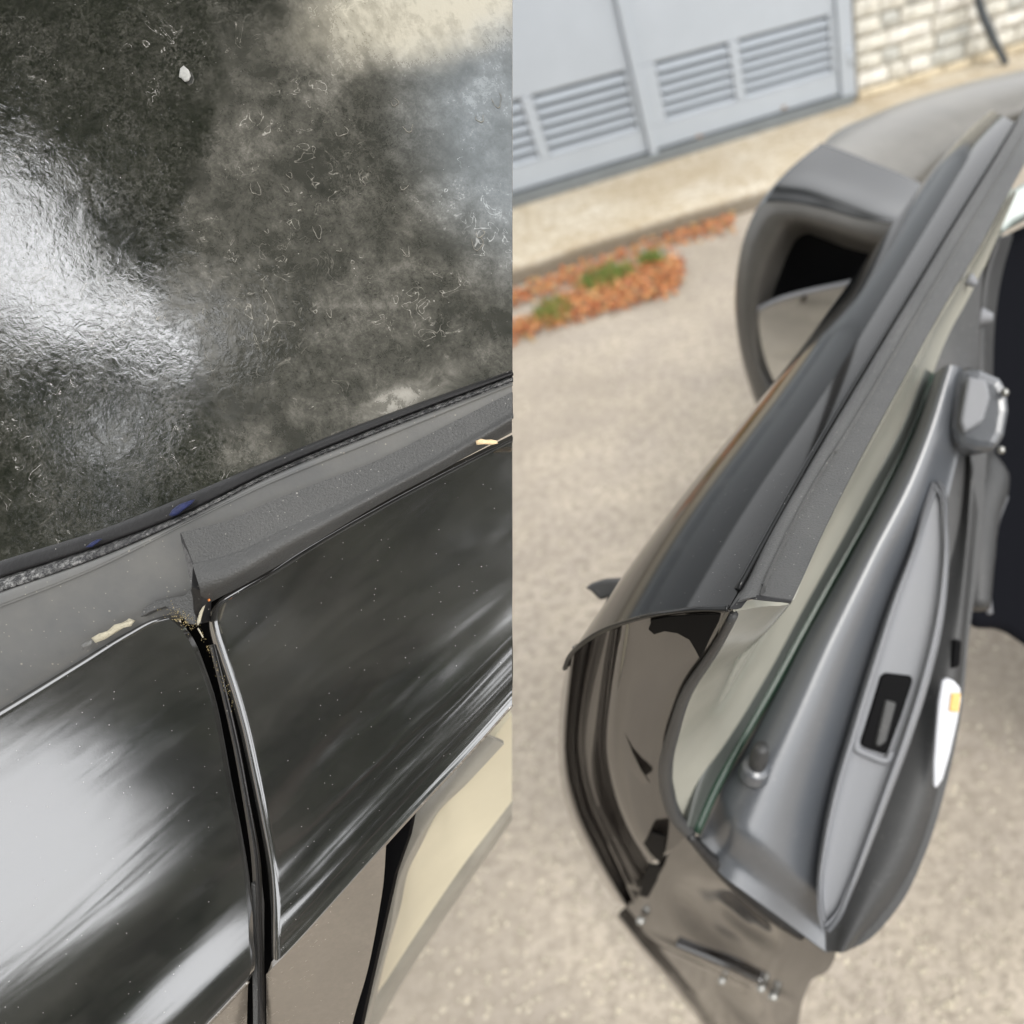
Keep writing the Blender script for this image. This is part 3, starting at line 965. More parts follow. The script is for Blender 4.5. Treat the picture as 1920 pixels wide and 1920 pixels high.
# sill: dark pinch strip, then the pale lower sill, blurred with distance
SILL_EDGE = simple('sill_edge_paint', (0.27, 0.255, 0.22), 0.3, 0.12, 30, 0.0003)
for pts_ in (BB, [(x, y) for x, y in BA if x > -300]):
    tube('crease_glint', [P(x, y, dl(x) + .0005 - (-5 + PT[-1]) / 1000.) for x, y in pts_], .0007, LOW_PAINT, car, 8, 60)  # bright crease edge: reflected road put in as a brownish bead
loft('sill_strip', [[(900, 1370, .40), (850, 1438, .40), (760, 1546, .41), (727, 1642, .42), (714, 1720, .43), (692, 1820, .44), (668, 1920, .45), (640, 2040, .46)],
                    [(925, 1385, .397), (860, 1460, .397), (790, 1560, .405), (748, 1650, .415), (734, 1730, .425), (708, 1830, .435), (682, 1925, .445), (652, 2040, .455)],
                    [(945, 1395, .40), (875, 1470, .40), (820, 1526, .41), (790, 1584, .42), (767, 1630, .425), (750, 1704, .43), (722, 1800, .44), (694, 1920, .455)]],
     SILL_EDGE, car, 50, 4, 0.003)
SILL = simple('pale_sill_paint', (0.62, 0.57, 0.43), 0.3, 0.06, 10, 0.0003)
def dS(x, y, s, t):
    return 0.42 + 0.06 * t + 0.05 * (y - 1300) / 600.
coons('sill_panel', [(960, 1338), (900, 1415), (850, 1460), (818, 1530), (766, 1628), (748, 1704), (722, 1786), (697, 1881), (690, 1925), (675, 1990)],
      [(960, 1502), (925, 1548), (884, 1601), (804, 1716), (760, 1782), (723, 1840), (698, 1878), (690, 1925), (682, 1960), (675, 1990)][:], [(960, 1338), (960, 1502)], [(675, 1990), (675, 1991)], dS, SILL, car, 60, 20, 0.006, edge=False)
loft('sill_lip', [[(960, 1500, .50), (884, 1600, .51), (804, 1714, .53), (723, 1838, .55), (690, 1905, .56), (640, 1990, .57)],
                  [(960, 1522, .505), (890, 1620, .515), (812, 1728, .535), (735, 1848, .555), (700, 1915, .565), (650, 2000, .575)],
                  [(960, 1538, .52), (898, 1628, .53), (822, 1738, .55), (745, 1858, .57), (708, 1925, .58), (660, 2010, .59)]], SILL_EDGE, car, 40, 4, 0.004)

rr = random.Random(52)
V, Fc = [], []
for k in range(17):
    x, y = rr.uniform(420, 940), rr.uniform(150, 760)
    if y > 640 + (700 - x) * .45:
        continue
    r_ = rr.uniform(4, 11)
    a0 = math.radians(rr.uniform(40, 85))
    el = rr.uniform(1.0, 2.0)
    n = 18
    ph = rr.uniform(1.2, 2.6)
    row = []
    for i in range(n):
        w = -ph + 2 * ph * i / (n - 1)
        wob = 1 + .18 * math.sin(3 * w + k) + rr.uniform(-.06, .06)
        ux, uy = math.cos(w) * r_ * el * wob, math.sin(w) * r_ * wob
        px_, py_ = x + ux * math.cos(a0) - uy * math.sin(a0), y + ux * math.sin(a0) + uy * math.cos(a0)
        hw = (.25 + .75 * math.cos(w / 2) ** 2) * rr.uniform(.5, 1.3)
        cxn, cyn = (px_ - x), (py_ - y)
        L_ = math.hypot(cxn, cyn)
        row.append((px_, py_, cxn / L_ * hw, cyn / L_ * hw))
    b = len(V)
    for (px_, py_, nx_, ny_) in row:
        d = dl(px_) + .0058 + ((min(py_, 600) - 600) / 1000.) ** 2 * .004
        V += [P(px_ - nx_, py_ - ny_, d), P(px_, py_, d - .0003), P(px_ + nx_, py_ + ny_, d)]
    for i in range(n - 1):
        for j in range(2):
            Fc.append((b + 3 * i + j, b + 3 * i + j + 1, b + 3 * i + j + 4, b + 3 * i + j + 3))
o = mesh('drop_marks', V, Fc, simple('dried_scale', (0.20, 0.19, 0.16), .6, .5, 500, .0002), car, kind='stuff', face_cam=True)
# flakes, lumps and seeds lying on the car
def lump(name, poly, d, mat, th, label, cat, jag=0.5, group=None, seed=1):
    rr = random.Random(seed)
    n = len(poly)
    c = np.mean(np.array(poly), 0)
    V = []
    for ring, (k, z) in enumerate(((1.0, 0.0), (0.93, th * .75), (0.6, th))):
        for (x, y) in poly:
            xx = c[0] + (x - c[0]) * k + rr.uniform(-jag, jag)
            yy = c[1] + (y - c[1]) * k + rr.uniform(-jag, jag)
            V.append(P(xx, yy, d(x, y) - z * rr.uniform(.8, 1.1)))
    V.append(P(c[0], c[1], d(*c) - th))
    Fc = []
    for r in range(2):
        for i in range(n):
            j = (i + 1) % n
            Fc.append((r * n + i, r * n + j, (r + 1) * n + j, (r + 1) * n + i))
    Fc += [(2 * n + i, 2 * n + (i + 1) % n, 3 * n) for i in range(n)]
    o = mesh(name, V, Fc, mat, None, smooth=True, face_cam=True)
    return tag(o, label, cat, group)
CREAM = simple('dried_sealant', (0.50, 0.46, 0.35), 0.9, 0.15, 300, 0.0008)
BLUE = simple('blue_paint', (0.008, 0.015, 0.075), 0.5, 0.4, 400, 0.0005)
ORNG = simple('orange_seed', (0.65, 0.22, 0.05), 0.6, 0.2, 400, 0.0003)
TANC = simple('tan_seed', (0.72, 0.55, 0.33), 0.6, 0.2, 400, 0.0003)
SH = simple('shell_white', (0.36, 0.36, 0.34), 0.6, 0.2, 400, 0.0003)
lump('dried_sealant', [(172, 1196), (186, 1187), (200, 1184), (215, 1171), (230, 1167), (243, 1159), (254, 1163), (247, 1172), (232, 1178), (214, 1188), (197, 1197), (178, 1206)],
     lambda x, y: dl(x) - 0.0012, CREAM, 0.0020, 'crumbly cream lump of dried sealant wedged above the left door edge', 'debris', 1.6, seed=3)
lump('grey_wax_lump', [(152, 1210), (162, 1203), (172, 1200), (174, 1207), (164, 1214), (154, 1218)],
     lambda x, y: dl(x) - 0.001, MOULD_OLD, 0.0015, 'small grey smear at the lower left end of the cream lump', 'debris', .6, seed=4)
lump('blue_flake', [(316, 966), (322, 955), (336, 946), (352, 939), (366, 936), (360, 945), (346, 955), (334, 965), (322, 969)],
     lambda x, y: dl(x) + 0.0005, BLUE, 0.0016, 'dark blue paint flake stuck on the rubber seal below the glass', 'paint flake', .7, seed=5)
lump('blue_flake', [(160, 1026), (170, 1018), (182, 1011), (192, 1010), (184, 1017), (172, 1026)],
     lambda x, y: dl(x) + 0.0008, BLUE, 0.0009, 'tiny dark blue fleck on the seal further left, half hidden in dust', 'paint flake', .5, seed=6)
lump('seed', [(389, 1124), (393, 1122), (395, 1126), (391, 1128)], lambda x, y: dl(x) - 0.001, ORNG, 0.0008, 'single orange speck in the shadow below the cut moulding end', 'seed', .3, seed=7)
lump('seed', [(892, 826), (902, 823), (910, 825), (921, 824), (932, 826), (934, 832), (922, 834), (908, 833), (894, 834)], lambda x, y: dl(x) - 0.006, TANC, 0.0015, 'tan-orange seed husk lying on the moulding at the right', 'seed', .5, seed=8)
lump('cream_chip', [(374, 1148), (380, 1138), (385, 1134), (380, 1150), (375, 1168), (371, 1174), (369, 1166)], lambda x, y: dl(x) - 0.001, CREAM, 0.0010, 'narrow cream paint chip in the corner where both doors meet', 'paint chip', .5, seed=9)
lump('cream_chip', [(372, 1177), (376, 1184), (382, 1195), (380, 1196), (374, 1187), (370, 1179)], lambda x, y: dl(x) - 0.0005, CREAM, 0.0008, 'lower curled cream paint chip just inside the door gap', 'paint chip', .4, seed=10)
lump('bird_dropping', [(338, 128), (345, 124), (354, 130), (358, 142), (355, 152), (346, 155), (342, 147), (336, 144)], lambda x, y: dl(x) + .006, SH, 0.0006, 'small white dropping high on the dirty glass', 'dropping', 1.2, seed=12)
# gold grains in the corner: nobody could count them
rr = random.Random(30)
V, Fc = [], []
for k in range(260):
    x = rr.gauss(345, 16) if k < 170 else rr.uniform(375, 440)
    y = 1150 + (x - 320) * 0.55 + rr.gauss(0, 9) if k < 170 else 1180 + (x - 375) * 2.3 + rr.gauss(0, 8)
    if x > 374 and k < 170:
        continue
    p = P(x, y, dl(x) - 0.0008 if k < 170 else dl(x) + 0.004)
    s = rr.uniform(0.00008, 0.00022)
    b = len(V)
    V += [p + s * u3(q) for q in ((1, 0, 0), (-.5, .9, 0), (-.5, -.9, 0), (0, 0, 1.2), (0, 0, -1.2))]
    Fc += [(b, b + 1, b + 3), (b + 1, b + 2, b + 3), (b + 2, b, b + 3), (b, b + 4, b + 1), (b + 1, b + 4, b + 2), (b + 2, b + 4, b)]
o = mesh('gold_dust', V, Fc, simple('gold_grit', (0.62, 0.5, 0.25), 0.5, .3, 900), smooth=False, kind='stuff')
tag(o, 'fine golden grit collected in the corner between the two doors', 'grit')

# ================================================================== RIGHT: CAR WITH ITS DOOR OPEN
oc = thing('open_car', 'black car with its front door open over the road, wing mirror beyond the door', 'car', (0.45, 0.75, 0))
ZB = 1.05
zr = lambda pts, z: [(x, y, DZ(x, y, z)) for x, y in pts]
zz = lambda pts, z0: [(x, y, DZ(x, y, z)) for (x, y), z in zip(pts, z0 if not np.isscalar(z0) else [z0] * len(pts))]
# belt moulding: two facets and a curled near end
GAP = [(1369, 1139), (1406, 1076), (1421, 1041), (1498, 903), (1580, 763), (1654, 640), (1696, 571), (1793, 411), (1872, 284), (1905, 229), (1960, 140)]
CRE = [(1425, 1118), (1433, 1096), (1450, 1058), (1520, 920), (1606, 780), (1688, 640), (1730, 568), (1812, 430), (1884, 310), (1916, 255), (1968, 165)]
EDG = [(1483, 1128), (1502, 1088), (1540, 1004), (1613, 859), (1672, 750), (1732, 640), (1776, 562), (1838, 459), (1896, 351), (1930, 290), (1985, 190)]
CUR = [(1392, 1124), (1420, 1073), (1433, 1047), (1507, 905), (1590, 768), (1666, 640), (1708, 570), (1800, 416), (1876, 292), (1909, 235), (1963, 148)]
def off(pts, z, dz):
    return [(x, y, DZ(x, y, z) * (1 + dz)) for x, y in pts]
mo2 = loft('belt_moulding', [off(GAP, ZB, .018), off(GAP, ZB, .004), off(CUR, ZB, -.012), off(CRE, ZB, -.006), off([(x + 1.5, y + .6) for x, y in CRE], ZB, -.006), off(EDG, ZB, .004)],
           MOULD, oc, 110, 4, 0.0016)
EP = [(1367, 1142), (1374, 1136), (1384, 1123), (1392, 1117), (1402, 1114), (1425, 1116), (1455, 1122), (1484, 1126), (1482, 1130), (1455, 1129), (1425, 1126), (1403, 1123), (1396, 1132), (1390, 1140), (1380, 1143)]
slab('moulding_end', EP, lambda x, y: DZ(x, y, ZB) * .992, RUBBER, mo2, 0.003, 0.0002)
# door skin: rolls from the belt gap over the shoulder to the outer side, ends at the shut edge
HEM = [(1366, 1141, 1.05), (1335, 1141, 1.048), (1300, 1142, 1.045), (1260, 1147, 1.038), (1225, 1152, 1.031), (1175, 1165, 1.018), (1130, 1181, 1.003), (1092, 1205, .985), (1068, 1230, .966), (1058, 1254, .950)]
def dense(pts, z, n=120, w=5):
    q = spline([tuple(PZ(x, y, z)) for x, y in pts], n)
    k = q.copy()
    for it in range(w):                                   # fair the line
        k[1:-1] = .25 * k[:-2] + .5 * k[1:-1] + .25 * k[2:]
    return k
GW = dense([(1366, 1141), (1421, 1041), (1496, 903), (1578, 763), (1652, 640), (1694, 571), (1791, 411), (1870, 284), (1903, 230)], 1.049, w=20)
SW = dense([(1058, 1254), (1215, 1018), (1324, 885), (1430, 762), (1545, 615), (1690, 431), (1815, 285), (1893, 232)], .950, w=60)
HW = [PZ(*h) for h in HEM]
def frame(g, q):
    e = q - g
    n = np.cross(DD, e)
    n /= np.linalg.norm(n)
    return e, (n if n[2] > 0 else -n) * np.linalg.norm(e)
e0, n0 = frame(HW[0], HW[-1])
coef = []
for h in HW:
    dlt = h - HW[0]
    M = np.stack([e0, n0, DD], 1)
    coef.append(np.linalg.solve(M, dlt))
coef = np.array(coef)                                  # one fair convex curve through the folded edge
tt = np.concatenate([[0], np.cumsum(np.linalg.norm(np.diff(coef[:, :2], axis=0), axis=1))])
tt /= tt[-1]
wt = np.ones(len(tt))
wt[[0, -1]] = 30
tq = np.linspace(0, 1, 60)
coef = np.stack([np.polyval(np.polyfit(tt, coef[:, k], 4, w=wt), tq) for k in range(3)], 1)
V = []
for i in range(120):
    e, n = frame(GW[i], SW[i])
    fade = max(0.0, 1 - i / 14.)
    for c in coef:
        V.append(GW[i] + e * c[0] + n * c[1] + DD * c[2] * fade)
skin = mesh('door_skin', V, grid_faces(120, len(coef)), DOOR_PAINT, oc, thick=0.0016, face_cam=True)
# rolled bead along the belt edge
tube('skin_bead', [p + u3([0, 0, .0012]) for p in GW[2::9]], .0016, DOOR_PAINT, skin, 8, 90)
# hem along the shut edge of the skin
tube('hem', [P(x, y, DZ(x, y, z) * 0.999) for x, y, z in ((1366, 1141, 1.05), (1335, 1141, 1.048), (1300, 1142, 1.045), (1260, 1147, 1.038), (1225, 1152, 1.031), (1175, 1165, 1.018), (1130, 1181, 1.003), (1092, 1205, .985), (1068, 1230, .966), (1058, 1254, .952))],
     [.0016, .0013, .0011, .001, .001, .001, .001, .0012, .0013, .0012], DOOR_PAINT, skin, 10, 60)
# shut face of the door: pressed steel with two raised beads
J = lambda pts, o: [(x, y, DJ(x, y, oo)) for (x, y), oo in zip(pts, o if not np.isscalar(o) else [o] * len(pts))]
E0 = [(1062, 1250), (1054, 1290), (1048, 1350), (1047, 1403), (1050, 1455), (1065, 1524), (1099, 1602), (1151, 1690)]
E1 = [(1070, 1228), (1062, 1290), (1056, 1350), (1055, 1403), (1058, 1452), (1074, 1520), (1110, 1600), (1165, 1694)]
E2 = [(1080, 1215), (1070, 1290), (1064, 1350), (1062, 1403), (1066, 1450), (1084, 1520), (1121, 1600), (1176, 1697)]
E3 = [(1095, 1205), (1082, 1290), (1075, 1350), (1073, 1403), (1078, 1450), (1094, 1516), (1130, 1592), (1182, 1698)]
E4 = [(1112, 1195), (1094, 1290), (1086, 1350), (1084, 1403), (1090, 1450), (1106, 1510), (1142, 1588), (1190, 1690)]
E5 = [(1130, 1185), (1108, 1290), (1100, 1350), (1098, 1403), (1103, 1450), (1118, 1505), (1152, 1578), (1200, 1668)]
E6 = [(1150, 1174), (1134, 1290), (1128, 1350), (1126, 1403), (1132, 1450), (1148, 1505), (1172, 1570), (1214, 1640)]
E7 = [(1172, 1166), (1152, 1290), (1144, 1350), (1142, 1403), (1148, 1450), (1162, 1505), (1186, 1560), (1222, 1618)]
E8 = [(1260, 1150), (1250, 1240), (1235, 1300), (1218, 1380), (1212, 1430), (1218, 1490), (1232, 1540), (1262, 1590)]
E9 = [(1372, 1148), (1338, 1218), (1290, 1292), (1262, 1374), (1250, 1430), (1250, 1472), (1264, 1524), (1292, 1566)]
shut = loft('shut_face', [J(E0, .012), J(E1, -.001), J(E2, -.001), J(E3, .010), J(E4, .001), J(E5, .012), J(E6, .014), J(E7, -.001), J(E8, .004), J(E9, .008)], JAMB_PAINT, oc, 60, 5, 0.002)
# black latch area at the top and a long patch of jamb paint below
L0 = [(1222, 1162), (1215, 1180), (1226, 1190), (1246, 1184), (1270, 1188), (1292, 1200), (1304, 1220), (1313, 1238), (1330, 1200), (1348, 1165), (1352, 1150), (1300, 1152), (1250, 1156)]
slab('latch_recess', L0, lambda x, y: DJ(x, y, -.002), VOID, shut, .003, .0006)
slab('fold_patch', [(1160, 1335), (1170, 1370), (1185, 1410), (1200, 1440), (1218, 1468), (1205, 1470), (1180, 1440), (1166, 1410), (1158, 1375)], lambda x, y: DJ(x, y, -.0005), JAMB_PAINT, shut, .003, .0006)
# lower shut face, wider, with pockets
def g2(x, y, cx, cy, rx, ry, a):
    ca, sa = math.cos(math.radians(a)), math.sin(math.radians(a))
    u, v = ((x - cx) * ca + (y - cy) * sa) / rx, (-(x - cx) * sa + (y - cy) * ca) / ry
    return math.exp(-(u * u + v * v) ** 1.5)
def dK(x, y, q, t):
    o = .006
    o -= .007 * max(0, 1 - abs(q - .03) / .05)                  # folded hem
    o += .012 * g2(x, y, 1340, 1725, 85, 42, 42)                # shallow pressed dish
    o += .010 * g2(x, y, 1400, 1660 + 60, 60, 22, 42)
    o += .008 * g2(x, y, 1400, 1890, 70, 24, 50)
    o -= .006 * g2(x, y, 1350, 1815, 120, 9, 24)
    return DJ(x, y, o)
lowf = coons('lower_shut_face', [(1156, 1722), (1200, 1664), (1240, 1612), (1290, 1562)], [(1395, 2040), (1440, 2040), (1485, 2040)], [(1156, 1722), (1195, 1772), (1260, 1850), (1325, 1935), (1395, 2040)],
             [(1290, 1562), (1345, 1622), (1400, 1668), (1500, 1752), (1566, 1790), (1550, 1822), (1524, 1836), (1508, 1868), (1495, 1935), (1485, 2040)], dK, JAMB_PAINT, oc, 80, 90, .002, edge=False)
slab('drain_slot', [(1222, 1560), (1246, 1568), (1245, 1606), (1238, 1620), (1218, 1600), (1206, 1582)], lambda x, y: DJ(x, y, -.002), VOID, lowf, .004, .001)
slab('drain_slot', [(1218, 1622), (1240, 1624), (1232, 1652), (1215, 1684), (1198, 1680), (1204, 1650)], lambda x, y: DJ(x, y, -.002), VOID, lowf, .004, .001)
for (x, y, s) in ((1205, 1720, .0045), (1357, 1832, .004), (1430, 1846, .0045), (1452, 1862, .0055)):
    p = P(x, y, DJ(x, y, .004))
    tube('bolt', [p, p - DD * .006, p - DD * .008], [s, s, s * .5], STEEL, lowf, 10, 6)
tube('pocket_bead', [P(x, y, DJ(x, y, .004)) for x, y in ((1270, 1770), (1320, 1790), (1372, 1812), (1430, 1838))], .0045, JAMB_PAINT, lowf, 8, 30)
# tip of the outer handle seen past the skin
slab('door_handle', [(1095, 1103), (1108, 1094), (1128, 1088), (1160, 1087), (1172, 1092), (1150, 1118), (1124, 1126), (1116, 1118), (1106, 1108)], lambda x, y: .545, TRIM_DARK, oc, .02, .003)

# window glass standing in its slot
tube('trim_shadow', [P(x, y, DJ(x, y, -.004)) for x, y in ((1292, 1566), (1340, 1618), (1390, 1664), (1450, 1712), (1505, 1752))], [.003, .005, .0065, .007, .005], RUBBER, oc, 10, 30)  # dark tube standing in for the shadow under the trim
GLS = MT('window_glass_road_tint')  # road seen in the pane is put into its beige colour
GLS.set(Base_Color=GLS.ramp(GLS.noise(7, 3), [(0.35, (0.33, 0.325, 0.28)), (0.65, (0.42, 0.41, 0.35))]), Roughness=0.10, IOR=1.7,
        Normal=GLS.bump(GLS.noise(30, 3), 0.0004))
R0 = [(1306, 1560), (1345, 1474), (1400, 1385), (1455, 1290), (1516, 1178), (1585, 1060), (1650, 940), (1710, 820), (1752, 700)]
GT = [(1376, 1147), (1430, 1137), (1483, 1130), (1503, 1090), (1541, 1004), (1614, 859), (1673, 750), (1733, 640), (1777, 562), (1839, 459), (1897, 352)]
GL = [(1376, 1147), (1338, 1218), (1286, 1298), (1260, 1377), (1248, 1430), (1251, 1480), (1267, 1530), (1294, 1566)]
GBm = [(1294, 1566), (1345, 1474), (1400, 1385), (1455, 1290), (1516, 1178), (1585, 1060), (1650, 940), (1710, 820), (1752, 700), (1820, 560), (1868, 450), (1906, 362)]
g_ = coons('window_glass', GT, GBm, GL, [(1897, 352), (1906, 362)], lambda x, y, q, t: (1 - t) * (.345 + (.655 - .345) * q) + t * (.575 + .12 * q), GLS.m, oc, 60, 40, 0.004, edge=False)
GE = MT('glass_edge').set(Base_Color=(0.02, 0.045, 0.03), Roughness=0.2).m
tube('glass_edge', [P(x, y, d) for x, y, d in ((1376, 1152, .345), (1338, 1222, .38), (1288, 1298, .42), (1262, 1376, .46), (1249, 1430, .49), (1250, 1478, .52), (1266, 1530, .545), (1296, 1566, .56))],
     [.0022, .0024, .003, .004, .0045, .005, .005, .004], TRIM_DARK, g_, 8, 40)
GSEAL = simple('green_grey_seal', (0.065, 0.072, 0.066), .35, .15, 10, .0003)
loft('glass_channel', [[(x - 38 * w, y - 18 * w, .557 + .12 * (1560 - y) / 1100) for (x, y), w in zip(R0, (.7, 1.2, 1.5, 1.6, 1.5, 1.3, 1.1, .85, .6))],
                       [(x - 24 * w, y - 11 * w, .551 + .12 * (1560 - y) / 1100) for (x, y), w in zip(R0, (.7, 1.2, 1.5, 1.6, 1.5, 1.3, 1.1, .85, .6))],
                       [(x - 3, y - 1, .565 + .12 * (1560 - y) / 1100) for x, y in R0]], GSEAL, oc, 60, 5, .002)
tube('glass_run', [P(x, y, .565 + .12 * (1560 - y) / 1100) for x, y in ((1304, 1560), (1345, 1470), (1395, 1380), (1450, 1285), (1512, 1172), (1580, 1050), (1645, 935), (1704, 818), (1750, 705))], .0042, GE, g_, 8, 50)

# inner trim of the door
dt = lambda x, y: .60 - .03 * (y - 1200) / 500.       # distance of the trim
bk = lambda pts, k: [(x, y, dt(x, y) + k) for x, y in pts]
def dpad(x, y, q, t):
    up = math.sin(math.pi * min(1, q / .75)) if q < .375 else 1 - .75 * sm(.375, 1.0, q)
    w = -.030 * up + .012 * q
    w += .020 * sm(.90, .97, t)                               # lower wedge falls away
    return dt(x, y) + w + .012 * max(0, 1 - q / .05) ** 2
pad = coons('door_top_pad', [(1752, 700), (1774, 686), (1800, 688), (1822, 730)], [(1306, 1562), (1350, 1638), (1400, 1676), (1450, 1712), (1548, 1784)], R0[::-1],
            [(1822, 730), (1790, 880), (1765, 975), (1705, 1098), (1645, 1260), (1598, 1420), (1562, 1560), (1545, 1680), (1548, 1784)], dpad, TRIM, oc, 60, 110, .003, edge=False)
# door card: the moulded base the pad and armrest sit on
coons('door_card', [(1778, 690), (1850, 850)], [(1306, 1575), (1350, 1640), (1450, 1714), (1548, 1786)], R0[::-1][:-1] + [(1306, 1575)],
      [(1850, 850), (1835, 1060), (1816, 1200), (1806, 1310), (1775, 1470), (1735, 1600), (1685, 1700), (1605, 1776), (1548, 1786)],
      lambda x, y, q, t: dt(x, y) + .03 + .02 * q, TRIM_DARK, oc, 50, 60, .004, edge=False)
# side of the door trim, facing right
S0 = [(1800, 780), (1770, 960), (1705, 1095), (1650, 1220), (1580, 1400), (1530, 1560), (1515, 1690), (1548, 1782)]
S1 = [(1812, 800), (1800, 960), (1760, 1120), (1720, 1250), (1660, 1420), (1600, 1580), (1570, 1700), (1560, 1784)]
S2 = [(1825, 900), (1812, 1060), (1800, 1180), (1780, 1300), (1740, 1450), (1690, 1600), (1625, 1710), (1580, 1786)]
S3 = [(1840, 1000), (1826, 1120), (1816, 1200), (1806, 1310), (1775, 1470), (1735, 1600), (1685, 1700), (1605, 1776)]
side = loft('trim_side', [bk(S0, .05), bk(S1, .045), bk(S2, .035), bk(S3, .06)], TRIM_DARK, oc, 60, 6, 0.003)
# pale spear-shaped armrest inlay with raised rim
AR = [(1756, 905), (1740, 940), (1712, 1020), (1672, 1120), (1632, 1240), (1592, 1370), (1560, 1480), (1540, 1580), (1532, 1660), (1538, 1715), (1550, 1742), (1572, 1722), (1600, 1665), (1630, 1590), (1668, 1490), (1705, 1390), (1740, 1280), (1766, 1170), (1776, 1080), (1776, 980), (1768, 920)]
AL = spline(AR[:11], 40)
ARR = spline([AR[0]] + AR[:9:-1], 40)
arr = []
for k, dz in ((-0.02, .03), (0.0, .006), (.05, -.004), (.11, -.005), (.20, .0), (.5, .001), (.80, .0), (.89, -.006), (.95, -.006), (1.0, .0), (1.02, .02)):
    arr.append([(x, y, dt(x, y) + dz - .013) for x, y in (AL * (1 - k) + ARR * k)])
arm = loft('armrest', arr, TRIM_LIGHT, oc, 60, 4, .003)
slab('switch_recess', [(1658, 1262), (1710, 1268), (1712, 1278), (1690, 1345), (1668, 1405), (1660, 1416), (1618, 1402), (1612, 1394), (1632, 1330), (1650, 1270)], lambda x, y: dt(x, y) - .0145, VOID, arm, .006, .003)
slab('switch', [(1660, 1312), (1682, 1318), (1662, 1392), (1650, 1402), (1640, 1398)], lambda x, y: dt(x, y) - .0165, TRIM_DARK, arm, .004, .002)
tube('recess_rim', [P(x, y, dt(x, y) - .0135) for x, y in ((1606, 1385), (1606, 1404), (1630, 1416), (1660, 1426), (1672, 1410))], .003, TRIM_LIGHT, arm, 8, 40)
REFL = simple('reflector_white', (0.62, 0.63, 0.66), 0.3, 0.04, 30, 0.0002)
rf = slab('door_reflector', [(1766, 1277), (1776, 1272), (1790, 1278), (1801, 1290), (1803, 1312), (1796, 1352), (1783, 1410), (1768, 1462), (1756, 1480), (1750, 1474), (1750, 1430), (1754, 1380), (1759, 1320)], lambda x, y: .600, REFL, oc, .006, .003)
slab('reflector_lamp', [(1784, 1300), (1802, 1300), (1798, 1336), (1780, 1334)], lambda x, y: .5985, simple('amber', (0.8, 0.5, 0.16), .4, .1, 30), rf, .004, .001)
slab('door_pocket', [(1788, 1198), (1804, 1202), (1800, 1250), (1782, 1256)], lambda x, y: .63, VOID, oc, .004, .002)
# lock pin
tube('lock_pin', [P(1418, 1440, .560), P(1424, 1420, .550), P(1428, 1400, .543)], [.0062, .0072, .005], TRIM_DARK, pad, 12, 12)
tube('lock_collar', [P(1414, 1452, .563), P(1420, 1436, .557)], [.012, .0105], TRIM, pad, 14, 6)
# mirror-corner block with handle screws
BL = [(1798, 688), (1840, 690), (1878, 706), (1892, 722), (1896, 770), (1888, 815), (1868, 850), (1830, 846), (1795, 836), (1784, 800), (1790, 740)]
blk = slab('grab_block', BL, lambda x, y: .60 - (x - 1840) * .0001, TRIM, oc, .05, .012)
slab('block_inlay', [(1815, 705), (1852, 712), (1858, 745), (1845, 790), (1808, 812), (1800, 790), (1808, 745)], lambda x, y: .592, TRIM_LIGHT, blk, .006, .004)
for x, y in ((1884, 736), (1877, 844)):
    tube('screw', [P(x, y, .592), P(x, y, .587)], [.0035, .0025], STEEL, blk, 10, 5)

# wing mirror
mir = None
dm = .98
K0r = ray(1480, 640).dot(DD)
dmv = lambda x, y: dm * (K0r / ray(x, y).dot(DD)) ** .75   # the mirror stands upright, facing back along the car
C0 = [(1540, 268), (1575, 280), (1625, 300), (1680, 322), (1752, 356)]
C1 = [(1492, 306), (1530, 318), (1590, 340), (1660, 365), (1740, 392)]
C2 = [(1456, 346), (1496, 350), (1560, 368), (1630, 392), (1715, 412)]
C3 = [(1436, 376), (1478, 378), (1545, 390), (1610, 408), (1700, 422)]
CAP = paint('mirror_cap_paint', base=(0.018, 0.02, 0.022), ior=1.55, rough=0.2, dusty=0.5, specks=False)
mir = loft('wing_mirror', [[(x, y, dmv(x, y) + .13) for x, y in C0], [(x, y, dmv(x, y) + .065) for x, y in C1], [(x, y, dmv(x, y) + .014) for x, y in C2], [(x, y, dmv(x, y) - .004) for x, y in C3]], CAP, oc, 40, 6, .003)
# lip all round the opening
O0 = [(1700, 420), (1610, 406), (1545, 388), (1478, 376), (1436, 378), (1406, 418), (1388, 480), (1381, 560), (1386, 630), (1400, 690), (1420, 748), (1440, 790)]
O1 = [(1690, 448), (1600, 430), (1540, 412), (1484, 400), (1448, 402), (1424, 440), (1408, 490), (1400, 560), (1403, 630), (1416, 690), (1434, 738), (1452, 775)]
O2 = [(1670, 466), (1590, 446), (1540, 430), (1500, 420), (1474, 424), (1456, 452), (1436, 500), (1420, 560), (1414, 630), (1426, 690), (1442, 728), (1460, 762)]
O3 = [(1650, 480), (1580, 462), (1540, 446), (1510, 438), (1496, 446), (1480, 470), (1464, 510), (1446, 560), (1430, 630), (1436, 690), (1450, 720), (1468, 750)]
m_ = lambda pts, d: [(x, y, dmv(x, y) + d - dm) for x, y in pts]
loft('mirror_frame', [m_(O0, dm - .002), m_(O1, dm - .012), m_(O2, dm - .004), m_(O3, dm + .03)], simple('mirror_housing', (0.075, 0.072, 0.066), .32, .15, 12, .0003), mir, 80, 5, .002)
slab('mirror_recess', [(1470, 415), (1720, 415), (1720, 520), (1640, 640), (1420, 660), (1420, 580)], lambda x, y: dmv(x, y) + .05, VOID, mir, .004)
slab('mirror_recess', [(1404, 600), (1640, 520), (1600, 640), (1470, 790), (1430, 730)], lambda x, y: dmv(x, y) + .03, VOID, mir, .004)
